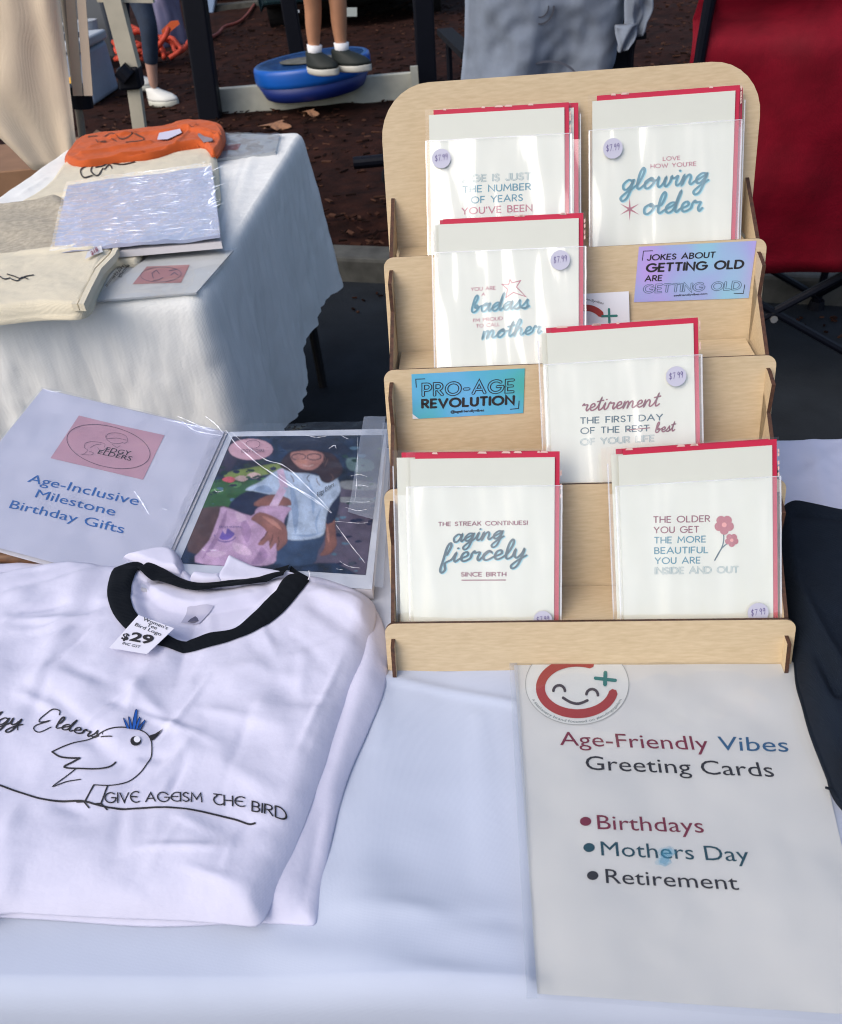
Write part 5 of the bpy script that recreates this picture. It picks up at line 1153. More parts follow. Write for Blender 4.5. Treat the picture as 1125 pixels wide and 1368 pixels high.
for k in range(70):
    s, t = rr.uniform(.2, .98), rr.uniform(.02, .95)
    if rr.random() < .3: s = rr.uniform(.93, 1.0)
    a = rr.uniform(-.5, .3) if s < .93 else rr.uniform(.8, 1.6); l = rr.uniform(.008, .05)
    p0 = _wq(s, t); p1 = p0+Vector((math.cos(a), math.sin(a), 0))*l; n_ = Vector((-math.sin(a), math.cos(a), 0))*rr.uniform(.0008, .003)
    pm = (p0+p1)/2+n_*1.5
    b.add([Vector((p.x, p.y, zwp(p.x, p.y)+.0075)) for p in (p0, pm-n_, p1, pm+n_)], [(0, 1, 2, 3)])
o = b.build('wrap_glints', film('wrap glint', .3, .3, .1, tint=(1, 1, 1, 1), veil=.55), wp); o['kind'] = 'stuff'  # white slivers laid over the wrap as painted highlights
# front cream tote
t3 = Pillow([(-90, 352), (0, 340), (70, 334), (110, 327), (145, 320), (157, 326), (158, 335), (140, 352), (125, 385), (108, 408), (50, 411), (-90, 418)], T+.003, T+.034, .014, wr_fn(folds([(30, 340, 120, 335, .01, .004)], T+.03), .004, 10, 81), zref=T+.026)
ft = thing('tote_bag', 'cream tote bag with small black print folded on the near left of the second table', 'bag', tuple(P(60, 370, T)))
t3.mesh('bag_body', M_cream, ft)
for k in range(2):
    u0 = 150-k*10
    pts = [P(u, v, T+.036-k*.004) for u, v in ((156-k*7, 328), (150-k*9, 340), (132-k*9, 358), (118-k*9, 385), (108-k*9, 406))]
    b = MB()
    for i in range(len(pts)-1):
        d = Vector((.010, -.003, 0)); b.frame_box(pts[i]-d*.5, pts[i+1]-pts[i], d, UPZ*-.012)
    b.build('handle_strap', M_cream, ft)
flatprint([[(0, 370), (6, 374), (14, 372)], [(10, 367), (20, 370), (28, 373), (34, 370), (45, 368)], [(16, 374), (24, 376), (30, 371), (38, 374)]], 1.5, t3.zs, T+.034, M_ink, ft)
b = MB(); pts = [(118, 340), (136, 331), (138, 338), (114, 348)]; b.fill([Vector((p.x, p.y, t3.z(p.x, p.y)+.006)) for p in [P(*q, T+.036) for q in pts]]); tg2 = b.build('price_tag', mat('white tag', (.66, .66, .68, 1), .6), ft)
put_text('$18', lambda u, v: (lambda p: Vector((p.x, p.y, T+.041)))(P(u, v, T+.04)), (123, 343), (132, 336), (-2, -5), M_maroon, tg2, Off(UPZ, .0012), .03)
# ------------------------------------------------------------------ hanging cream tote and its stand at the left
yt = 2.15
def hang_panel(px, y, thick, nseg=26, foldf=None, mtl=M_cream, name='bag_body', parent=None):
    """hanging cloth: outline given by left and right edges, real thickness"""
    b = MB(); n = nseg; vs = []
    for side in (0, 1):
        for j in range(n+1):
            t = j/n; (lu, ru, v0, v1) = px(t)
            for i in range(n+1):
                s = i/n; p = PY(lu+(ru-lu)*s, v0+(v1-v0)*s, y); e = min(s, 1-s)*2; z = thick*(1-(1-min(1, e*3))**2)*.5
                p.y += (-z if side == 0 else z)+(foldf(s, t) if foldf else 0); vs.append(p)
    m_ = (n+1)*(n+1); fs = []
    for j in range(n):
        for i in range(n):
            a = j*(n+1)+i; fs.append((a, a+n+1, a+n+2, a+1)); fs.append((m_+a, m_+a+1, m_+a+n+2, m_+a+n+1))
    bd = [i for i in range(n+1)]+[(j)*(n+1)+n for j in range(1, n+1)]+[n*(n+1)+i for i in range(n-1, -1, -1)]+[j*(n+1) for j in range(n-1, 0, -1)]
    for k in range(len(bd)): fs.append((bd[k], bd[(k+1) % len(bd)], m_+bd[(k+1) % len(bd)], m_+bd[k]))
    b.add(vs, fs); return b.build(name, mtl, parent, smooth=True)
M_totec = weave('natural cotton', (.60, .50, .38, 1), 700, .5, .9, var=.04, bump2=.15, b2scale=10)
tb = thing('tote_bag', 'plain natural cotton tote bag hanging at the top left above the second table', 'bag', tuple(PY(60, 120, yt)))
tb_l = lambda t: (-60+(36+60)*max(0, (t-.72)/.28)**1.1, 68+40*t**1.1, -120+342*t, -125+350*t)
hang_panel(tb_l, yt, .05, 30, lambda s, t: .009*math.sin(s*9+t*2)*t+.005*math.sin(s*17+1)+.015*noise.noise(Vector((s*4, t*4, 2))), M_totec, parent=tb)
for (a, c, w_, y_) in (((84, -130), (104, 128), 13, yt+.05), ((99, -130), (118, 128), 12, yt+.02)):
    b = MB(); n = 10
    for k in range(n):
        t0, t1_ = k/n, (k+1)/n; f = lambda t, o: PY(a[0]+(c[0]-a[0])*t+o, a[1]+(c[1]-a[1])*t, y_)
        p0, p1, q0, q1 = f(t0, -w_/2), f(t0, w_/2), f(t1_, -w_/2), f(t1_, w_/2); b.frame_box(p0, p1-p0, q0-p0, Vector((0, .004, 0)))
    b.build('handle', M_totec, tb)
def pole(name, label, u0, v0, u1, v1, y, w_px, m, square=False, cat='pole', top=2.4, parent=None, base=True):
    a = PY(u1, v1, y); b_ = PY(u0, v0, y); d = (b_-a).normalized(); a2 = a-d*(a.z/d.z) if base else a
    b2 = a+d*((top-a.z)/d.z); r = w_px*(a-CC).dot(_f)/CF/2
    if square:
        mb = MB(); x = Vector((r*2, 0, 0)); mb.frame_box(a2-x/2-Vector((0, r, 0)), x, Vector((0, 2*r, 0)), b2-a2); o = mb.build(name, m, parent); bevel(o, .012, 2)
    else: o = MB().tube([a2, b2], r, 16).build(name, m, parent, smooth=True)
    if parent is None: tag(o, label, cat)
    return o
M_beige = mat('beige enamel pole', (.50, .46, .36, 1), .5, var=.1, vscale=15)
M_blackp = mat('black powder coat', (.003, .004, .009, 1), .5, var=.1, spec=.2)
rack = thing('display_rack', 'slim grey rack pole with a black clamp right behind the hanging tote bag', 'rack', tuple(PY(108, 180, 2.3)))
pole('pole', '', 86, 0, 110, 182, 2.3, 10, mat('greyish pole', (.28, .25, .21, 1), .5), parent=rack)
MB().tube([PY(104, 114, 2.3), PY(109, 143, 2.3)], .036, 16).build('clamp', M_blackp, rack)
MB().box((PY(60, 120, 2.3).x, 2.3, 2.38), (.9, .03, .03)).build('crossbar', M_beige, rack)
for dx in (-.35, .35):
    p = PY(108, 180, 2.3); MB().tube([Vector((p.x, 2.3, .04)), Vector((p.x+dx, 2.3+dx*.6, .02))], .014, 8).build('foot', M_blackp, rack)
leg = thing('canopy_leg', 'cream canopy leg with a black plastic slider clamp behind the orange shirt', 'pole', tuple(PY(180, 170, 3.3)))
yl = 3.3; p0, p1 = PY(152, 0, yl), PY(176, 92, yl); d = (p0-p1).normalized(); pb = PY(187, 172, yl)
MB().frame_box(p1-Vector((.034, .03, 0)), Vector((.068, 0, 0)), Vector((0, .06, 0)), d*1.3).build('upper_tube', M_beige, leg)
lo = pb+(pb-p1).normalized()*.9; lo = p1+(pb-p1)*((p1.z-.0)/(p1.z-pb.z)); 
MB().frame_box(lo-Vector((.026, .022, 0)), Vector((.052, 0, 0)), Vector((0, .044, 0)), p1-lo).build('lower_tube', M_beige, leg)
q0, q1 = PY(172, 88, yl), PY(177, 118, yl); b = MB(); b.frame_box(q1-Vector((.045, .045, 0)), Vector((.09, 0, 0)), Vector((0, .09, 0)), q0-q1); o = b.build('slider_clamp', M_blackp, leg); bevel(o, .01, 2)
MB().tube([PY(160, 92, yl-.05), PY(172, 104, yl-.05)], .035, 12).build('locking_knob', M_blackp, leg)
MB().box((lo.x, yl, .01), (.14, .14, .02)).build('foot_plate', M_blackp, leg)
p = PY(195, 3, yl); MB().frame_box(PY(130, 3, yl), PY(205, 4, yl)-PY(130, 3, yl), Vector((0, .03, 0)), Vector((0, 0, .03))).build('cross_brace', M_beige, leg)
p = P(180, 132, .12)
# cardboard box behind the table corner
cb = P(-6, 236, .62); bx = thing('cardboard_box', 'brown cardboard box behind the left table under the hanging tote bag', 'box', (cb.x, cb.y+.25, .3))
b = MB(); b.box((cb.x, cb.y+.28, .34), (.42, .4, .55)); o = b.build('carton', mat('cardboard', (.24, .13, .07, 1), .85, var=.15, vscale=12), bx); bevel(o, .004, 1)
for sx in (-1, 1): MB().box((cb.x+sx*.27, cb.y+.28, .60), (.14, .38, .004), Matrix.Rotation(sx*.5, 3, 'Y')).build('flap', MATS['cardboard'], bx)
# ------------------------------------------------------------------ things on the mulch
M_dist = lambda p: (p-CC).dot(_f)/CF
# cool box
ck = thing('cool_box', 'blue grey cool box with a yellow tap and an oval dark opening in its lid', 'cool box', tuple(P(128, 141, .05)))
a = P(112, 141, .06); e1 = (P(161, 118, .06)-P(128, 141, .06)); e1.z = 0; e1.normalize(); e2 = Vector((-e1.y, e1.x, 0)); o0 = P(128, 141, .06)
M_cool = mat('blue grey plastic', (.32, .38, .48, 1), .45, var=.06); M_coolw = mat('pale plastic', (.44, .47, .50, 1), .4)
b = MB(); b.frame_box(o0, e1*.62, e2*.42, UPZ*.36); o = b.build('body', M_cool, ck); bevel(o, .03, 3)
b = MB(); b.frame_box(o0-e1*.015-e2*.015+UPZ*.365, e1*.65, e2*.45, UPZ*.07); o = b.build('lid', M_coolw, ck); bevel(o, .02, 3)
cc = o0+e1*.30+e2*.20+UPZ*.438
MB().prism([cc+e1*.22*math.cos(t)+e2*.15*math.sin(t) for t in [6.283*k/28 for k in range(28)]], UPZ*.004).build('lid_opening', M_blackp, ck)
tp = P(121, 110, .2); tp = o0+e2*.10-e1*.02+UPZ*.2; MB().tube([tp, tp-e1*.05, tp-e1*.06-UPZ*.04], .022, 10).build('tap', mat('yellow tap', (.75, .38, .01, 1), .4), ck)
tc_ = thing('plastic_tub', 'white round tubs stacked beyond the blue grey cool box', 'tub', tuple(P(110, 40, .4)))
q = P(112, 46, .35); R_ = M_dist(q)
for k, (uu, vv, rr2) in enumerate(((112, 44, 24), (106, 28, 22))):
    c_ = PY(uu, vv, q.y+.3*k); r = rr2*M_dist(c_); MB().tube([c_-UPZ*.25, c_-UPZ*.02, c_], [r*.85, r, r*1.03], 24).build('tub', M_coolw, tc_, smooth=False)
c_ = PY(112, 10, q.y+.8); b = MB(); b.box((c_.x, c_.y, c_.z/2+.1), (.5, .4, c_.z+.1)); o = b.build('storage_crate', mat('grey crate', (.12, .13, .14, 1), .6), None); bevel(o, .03, 2); tag(o, 'grey storage crate beyond the white tubs at the top left', 'crate')
# posts and low rail
for (u0, u1, v1, w_, lab) in ((260, 283, 165, 28, 'thick black post nearest the orange shirt at the left end of the white rail'), (385, 399, 83, 19, 'thinner black post farthest back behind the blue floating disc'), (565, 571, 118, 25, 'thick black post at the right end of the rail behind the wooden stand')):
    base = P(u1, v1, .03); pole('post', lab, u0, 0, u1, v1, base.y, w_, M_blackp, square=True, cat='post', top=2.5)
M_railc = mat('painted timber', (.50, .50, .42, 1), .6, var=.15, vscale=10)
r0, r1 = P(290, 155, .05), P(556, 133, .05); rl = thing('timber_rail', 'low cream painted rail between two black posts behind the blue disc', 'rail', tuple((r0+r1)/2))
b = MB(); b.frame_box(r0, r1-r0, Vector((0, .05, 0)), UPZ*.17); o = b.build('board', M_railc, rl); bevel(o, .006, 1)
for p in (r0, r1):
    b = MB(); b.box((p.x, p.y-.01, .12), (.05, .03, .28)); b.build('end_bracket', M_railc, rl)
# blue disc and the person on it
_t = .48; rc_ = P(290, 155, .05)*(1-_t)+P(556, 133, .05)*_t; zb0 = .15; bc_ = PY(418, 122, rc_.y); k = M_dist(bc_); R = 77*k; cy = rc_.y
M_bluep = mat('blue vinyl', (.004, .09, .42, 1), .35, var=.1, vscale=8); M_bluet = mat('blue vinyl top', (.02, .09, .26, 1), .5, var=.3, vscale=16)
M_blued = mat('navy vinyl base', (.004, .02, .16, 1), .5)
bd = thing('balance_board', 'thick round blue board resting on the cream rail with a person standing on it', 'board', (bc_.x, cy, .03))
def oval(b, prof_, n=48):
    o = len(b.v)
    for (r, z) in prof_:
        for i in range(n):
            t = 6.28318*i/n; b.v.append((bc_.x+R*r*math.cos(t)+.02, cy+R*.92*r*math.sin(t), zb0+z+.02*math.cos(t)*r))
    for j in range(len(prof_)-1):
        for i in range(n): b.f.append((o+j*n+i, o+j*n+(i+1) % n, o+(j+1)*n+(i+1) % n, o+(j+1)*n+i)); b.mi.append(b.cur)
    b.f.append(tuple(o+(len(prof_)-1)*n+i for i in range(n))); b.mi.append(b.cur)
    return b
oval(MB(), [(.80, .0), (.86, .012), (.97, .10)]).build('base', M_blued, bd, smooth=True)
oval(MB(), [(.968, .098), (.99, .108), (1.0, .125), (1.0, .180), (.99, .198), (.965, .205)]).build('rim', M_bluep, bd, smooth=True)
oval(MB(), [(.965, .204), (.93, .207), (.90, .205)]).build('deck', M_bluet, bd)
MB().prism([Vector((bc_.x+.03+.22*math.cos(t), cy-.08+.13*math.sin(t), zb0+.2095)) for t in [6.283*q/24 for q in range(24)]], (0, 0, .003)).build('grip_mat', mat('worn sand patch', (.13, .13, .11, 1), .8, var=.4, vscale=20), bd)
def skin_obj(name, joints, edges, radii, m, parent, sub=2):
    me = bpy.data.meshes.new(name); me.from_pydata([tuple(j) for j in joints], edges, []); me.materials.append(m)
    o = bpy.data.objects.new(name, me); COL.objects.link(o); o.parent = parent; o.matrix_parent_inverse = INV[parent.name]
    bm = bmesh.new(); bm.from_mesh(me); bm.verts.layers.skin.verify(); bm.to_mesh(me); bm.free()
    for i, r in enumerate(radii):
        s = me.skin_vertices[0].data[i]; s.radius = (r, r) if not isinstance(r, tuple) else r; s.use_root = (i == 0)
    md = o.modifiers.new('skin', 'SKIN'); md.use_smooth_shade = True; s2 = o.modifiers.new('sub', 'SUBSURF'); s2.levels = sub; s2.render_levels = sub
    return o
def shoe(parent, heel, d, L, m_up, m_sole, sc=1.0):
    """trainer: sole outline swept up into an upper"""
    d = d.normalized(); s = Vector((-d.y, d.x, 0)); b = MB(); n = 20
    def outline(k, z, shrink=1, toe=1.0):
        out = []
        for i in range(n):
            t = 6.28318*i/n; x = .5-.5*math.cos(t); wd_ = (.19+.11*x if x < .8 else .278-.5*(x-.8))
            out.append(heel+d*(x*L*toe+L*.02*(1-shrink))+s*(math.sin(t)*wd_*L*shrink*1.15)+UPZ*z)
        return out
    def loft(rings, m, name):
        b = MB(); o = 0
        for r in rings: b.v += [tuple(p) for p in r]
        for j in range(len(rings)-1):
            for i in range(n): b.f.append((j*n+i, j*n+(i+1) % n, (j+1)*n+(i+1) % n, (j+1)*n+i)); b.mi.append(0)
        b.f.append(tuple((len(rings)-1)*n+i for i in range(n))); b.mi.append(0); b.f.append(tuple(reversed(range(n)))); b.mi.append(0)
        return b.build(name, m, parent, smooth=True)
    loft([outline(0, 0, .93), outline(0, .008, 1.0), outline(0, .03*sc, 1.02), outline(0, .036*sc, .98)], m_sole, 'shoe_sole')
    loft([outline(0, .036*sc, .96), outline(0, .055*sc, .93, .97), outline(0, .075*sc, .78, .85), outline(0, .10*sc, .62, .52), outline(0, .115*sc, .52, .40)], m_up, 'shoe_upper')
def person(label, loc, footL, footR, dL, dR, legs, hip_z, facing, m_skin, m_top, m_bottom, m_up, m_sole, shorts=True, sock=None, shoeL=.27):
    t = thing('person', label, 'person', tuple(loc)); f = facing.normalized(); s = Vector((-f.y, f.x, 0))
    hip = Vector((loc.x, loc.y, hip_z)); sh = hip+UPZ*.50; J = [hip, hip+UPZ*.22, sh, sh+UPZ*.10+f*.01, sh+UPZ*.22+f*.02, sh+UPZ*.30+f*.01]
    E_ = [(0, 1), (1, 2), (2, 3), (3, 4), (4, 5)]; Rr = [.13, .12, .10, .052, .085, .06]
    for sg_ in (-1, 1):
        i = len(J); J += [sh+s*.17*sg_-UPZ*.02, sh+s*.24*sg_-UPZ*.28, sh+s*.22*sg_-UPZ*.50+f*.10, sh+s*.22*sg_-UPZ*.58+f*.13]; Rr += [.055, .04, .026, .028]; E_ += [(2, i), (i, i+1), (i+1, i+2), (i+2, i+3)]
    for sg_, ft_, kn in ((-1, footR, legs[1]), (1, footL, legs[0])):
        i = len(J); h = hip+s*.09*sg_-UPZ*.06; J += [h, kn, kn*.62+ft_*.38+(-f)*.012, ft_+UPZ*.02]; Rr += [.085, .055, .053, .032]; E_ += [(0, i), (i, i+1), (i+1, i+2), (i+2, i+3)]
    skin_obj('body', J, E_, Rr, m_skin, t)
    # clothes follow the same bones a little wider
    J2 = [hip, hip+UPZ*.22, sh]; E2 = [(0, 1), (1, 2)]; R2 = [.15, .145, .125]
    for sg_ in (-1, 1):
        i = len(J2); J2 += [sh+s*.17*sg_-UPZ*.02, sh+s*.21*sg_-UPZ*.18]; R2 += [.075, .065]; E2 += [(2, i), (i, i+1)]
    skin_obj('top', J2, E2, R2, m_top, t)
    J3 = [hip+UPZ*.05]; E3 = []; R3 = [.155]
    for sg_, ft_, kn in ((-1, footR, legs[1]), (1, footL, legs[0])):
        h = hip+s*.09*sg_-UPZ*.08; i = len(J3)
        if shorts: J3 += [h, h*.12+kn*.88+UPZ*.03]; R3 += [.115, .105]; E3 += [(0, i), (i, i+1)]
        else: J3 += [h, kn, kn*.25+ft_*.75+UPZ*.06]; R3 += [.10, .068, .052]; E3 += [(0, i), (i, i+1), (i+1, i+2)]
    skin_obj('shorts' if shorts else 'trousers', J3, E3, R3, m_bottom, t)
    for ft_, kn, dd in ((footR, legs[1], dR), (footL, legs[0], dL)):
        if sock: MB().tube([ft_+UPZ*.0, ft_*.78+kn*.22], [.040, .047], 14).build('sock', sock, t, smooth=True)
        shoe(t, ft_-dd.normalized()*.075-UPZ*.09, dd, shoeL, m_up, m_sole)
    # head details
    hd = sh+UPZ*.24+f*.02; MB().tube([hd+UPZ*.02-f*.03, hd+UPZ*.07-f*.02, hd+UPZ*.13-f*.01], [.098, .092, .04], 16).build('hair', mat('dark brown hair', (.03, .018, .012, 1), .8), t, smooth=True)
    for e_ in (-1, 1): MB().tube([hd+f*.078+s*.03*e_, hd+f*.086+s*.03*e_], .011, 8).build('eye', M_ink, t)
    MB().tube([hd+f*.08-UPZ*.01, hd+f*.105-UPZ*.035], [.008, .014], 8).build('nose', m_skin, t)
    return t
M_skin1 = mat('tanned skin', (.42, .20, .11, 1), .55, var=.06); M_skin2 = mat('light skin', (.42, .24, .18, 1), .55)
M_dark = mat('black shorts cloth', (.010, .012, .022, 1), .8); M_navy = mat('navy denim', (.012, .024, .050, 1), .85, var=.2, vscale=30)
zd = zb0+.207+.01
aL, aR = P(423, 97, zd), P(457, 94, zd); yk = (aL.y+aR.y)/2
aL2, aR2 = PY(422, 86, aL.y), PY(458.5, 84, aR.y)
kL, kR = PY(419, 5, aL.y), PY(452, 2, aR.y)
ctr = (aL+aR)/2
def fix(ft_, z): v = ft_.copy(); v.z = z; return v
ftL, ftR = Vector((aL.x+.02, aL.y, zd+.09)), Vector((aR.x, aR.y, zd+.09)) 
person('person in black shorts with white socks and dark trainers standing on the blue board', Vector((ctr.x, ctr.y, zd)), fix(aR2, zd+.09), fix(aL2, zd+.09), Vector((.8, -.45, 0)), Vector((.75, -.85, 0)), (kR, kL), kL.z+.42, Vector((.55, -.83, 0)), M_skin1, M_navy, M_dark, mat('dark green trainer', (.008, .013, .011, 1), .7), mat('off white sole', (.55, .54, .48, 1), .5), True, mat('white sock', (.78, .78, .80, 1), .8))
# walking person at the left
sf = P(205, 141, .05); kk = PY(196, 20, sf.y); an = PY(205, 116, sf.y+.0)
fR = Vector((an.x, sf.y, .05+.09)); back = fR+Vector((-.28, .55, .0)); 
person('person in navy trousers and white trainers walking past the canopy leg', Vector((fR.x-.06, fR.y+.2, .05)), fR, back+UPZ*.03, Vector((.75, -.35, 0)), Vector((.8, -.3, 0)), (Vector((PY(200, 40, fR.y).x, fR.y, .56)), Vector((back.x+.05, back.y-.1, .56))), .98, Vector((.8, -.3, 0)), M_skin2, M_navy, M_navy, mat('white trainer', (.70, .70, .66, 1), .6), mat('cream sole', (.6, .6, .52, 1), .5), False)
# bag with orange straps, hose
bgp = P(228, 62, .06)
def blob(name, c, r, m, parent=None, seed=0, amp=.25, n=26):
    b = MB(); vs = []
    for j in range(n+1):
        th = math.pi*j/n
        for i in range(2*n):
            a = math.pi*i/n; d = Vector((math.sin(th)*math.cos(a), math.sin(th)*math.sin(a), math.cos(th)))
            q = 1+amp*noise.noise(d*1.7+Vector((seed, 0, 0)))+amp*.5*noise.noise(d*4+Vector((seed, 3, 0)))
            vs.append((c.x+d.x*r[0]*q, c.y+d.y*r[1]*q, max(.04, c.z+d.z*r[2]*q)))
    b.add(vs, [(j*2*n+i, j*2*n+(i+1) % (2*n), (j+1)*2*n+(i+1) % (2*n), (j+1)*2*n+i) for j in range(n) for i in range(2*n)]); return b.build(name, m, parent, smooth=True)
gb = thing('plastic_bag', 'translucent lilac plastic sack with an orange print beyond the walking person', 'bag', tuple(bgp))
kb = M_dist(bgp); blob('sack', Vector((bgp.x-.05, bgp.y+.1, .42)), (27*kb, .28, .62), mat('lilac plastic sack', (.24, .22, .34, 1), .35, var=.2, vscale=4), gb, 3, .3)
p = PY(228, 42, bgp.y-.22); MB().fill([PY(u, v, bgp.y-.27) for u, v in ((216, 40), (228, 28), (238, 27), (240, 32), (228, 42), (222, 56), (217, 52))]).build('orange_print', mat('orange print', (.62, .10, .02, 1), .6), gb)
rp = P(210, 88, .06); b = MB(); rr = random.Random(4)
for k_ in range(16):
    c0 = rp+Vector((rr.uniform(-.22, .2), rr.uniform(-.12, .12), .02)); a0_ = rr.uniform(0, 6)
    pts = [c0+Vector((math.cos(a0_+q*.9)*.16*rr.uniform(.6, 1.2), math.sin(a0_+q*.9)*.10, .06+.05*q*rr.random())) for q in range(6)]; b.tube(spline(pts, 4), .022, 6)
tag(b.build('coiled_strap', mat('red orange strap', (.50, .05, .02, 1), .7, var=.3), smooth=True), 'heap of red orange straps on the mulch by the white trainer', 'strap')
hp = [P(u, v, .09) for u, v in ((236, 64), (262, 58), (290, 46), (300, 36), (318, 30), (330, 20), (340, 6))]
tag(MB().tube(spline(hp, 6), .018, 8).build('cable', mat('dull red cable', (.20, .05, .04, 1), .6)), 'thin dull red cable trailing over the mulch left of the thin post', 'cable')
# fallen leaves
for i, (u, v, lab) in enumerate(((366, 166, 'larger pale fallen leaf on the mulch below the blue board'), (413, 149, 'smaller pale fallen leaf on the mulch right under the blue board'))):
    c_ = P(u, v, .10); b = MB(); s_ = .085 if i == 0 else .05
    ring = [Vector((c_.x+s_*(1+.35*math.cos(5*a+1))*math.cos(a), c_.y+s_*.8*(1+.3*math.cos(5*a))*math.sin(a), .09+.02*math.sin(2*a))) for a in [6.283*q/30 for q in range(30)]]
    cen_ = len(b.v); b.v.append((c_.x, c_.y, .11)); b.v += [tuple(p) for p in ring]
    for q in range(30): b.f.append((0, 1+q, 1+(q+1) % 30)); b.mi.append(0)
    b.v += [(v_[0], v_[1], v_[2]-.002) for v_ in b.v[:31]]
    for q in range(30): b.f.append((31, 32+(q+1) % 30, 32+q)); b.mi.append(0)
    tag(b.build('leaf', mat('dry leaf', (.34, .17, .09, 1), .8, var=.3, vscale=60), smooth=True), lab, 'leaf')
# parked vehicles at the back
def car(label, xc, y0, wdt, paint, plate=True):
    t = thing('parked_car', label, 'car', (xc, y0, 0)); gl = mat('dark glass', (.01, .012, .015, 1), .1); tyre = mat('tyre rubber', (.012, .012, .013, 1), .8)
    prof_ = [(0, .30), (0, .62), (.05, .95), (.35, 1.0), (.9, 1.48), (2.6, 1.5), (3.3, 1.05), (4.2, .9), (4.3, .35)]
    b = MB(); b.prism([Vector((xc-wdt/2, y0+a, z)) for a, z in prof_], (wdt, 0, 0)); o = b.build('body', paint, t); bevel(o, .06, 3)
    b = MB(); b.frame_box((xc-wdt/2+.05, y0-.06, .32), (wdt-.1, 0, 0), (0, .12, 0), (0, 0, .24)); o = b.build('bumper', paint, t); bevel(o, .03, 2)
    b = MB(); b.prism([Vector((xc-wdt/2+.16, y0+a, z)) for a, z in ((.36, 1.02), (.86, 1.44), (.80, 1.46), (.30, 1.04))], (wdt-.32, 0, 0)); b.build('rear_window', gl, t)
    for sx in (-1, 1):
        b = MB(); b.frame_box((xc+sx*(wdt/2-.20)-.14, y0-.015, .70), (.28, 0, 0), (0, .03, 0), (0, 0, .16)); b.build('tail_light', mat('red lens', (.18, .01, .01, 1), .3), t)
        for yy in (.75, 3.45):
            w2 = MB().tube([Vector((xc+sx*(wdt/2-.22), y0+yy, .31)), Vector((xc+sx*(wdt/2-.01), y0+yy, .31))], .31, 28).build('wheel', tyre, t)
            MB().tube([Vector((xc+sx*(wdt/2-.02), y0+yy, .31)), Vector((xc+sx*(wdt/2+.004), y0+yy, .31))], .19, 20).build('rim', mat('grey rim', (.2, .2, .21, 1), .4, metal=.6), w2)
    return t
c_ = P(470, 40, .0); kq = M_dist(c_)
cr = car('dark teal parked car behind the person on the blue board', c_.x+.05, c_.y-.2, 1.95, mat('dark teal paint', (.010, .028, .034, 1), .3, spec=.4))
pl4 = [PY(u, v, c_.y-.28) for u, v in ((463, 10), (477, 10), (477, 22), (463, 22))]
MB().prism(pl4, (0, .01, 0)).build('number_plate', mat('plate white', (.45, .50, .48, 1), .5), cr)
MB().prism([PY(u, v, c_.y-.28) for u, v in ((383, 15), (400, 13), (400, 17), (383, 18))], (0, .01, 0)).build('chrome_strip', mat('pale strip', (.45, .5, .55, 1), .3), cr)
c2 = P(320, 18, 0); tag(MB().frame_box(P(268, 24, 0), P(390, 12, 0)-P(268, 24, 0), Vector((0, .25, 0)), UPZ*.12).build('edging_kerb', MATS['kerb concrete']), 'grey edging strip along the far side of the mulch at the top', 'kerb')
cr2 = car('dark green parked car at the very back left of the thin post', c2.x-.1, c2.y+1.0, 1.9, mat('dark green paint', (.012, .045, .05, 1), .35))
q = P(282, 20, .02); b = MB(); b.box((q.x, q.y, .25), (.26, .2, .40), Matrix.Rotation(.4, 3, 'Y')); o = b.build('plastic_crate', mat('pale blue plastic', (.30, .42, .62, 1), .4)); bevel(o, .02, 2); tag(o, 'pale blue plastic crate just right of the thick left post at the top', 'crate')
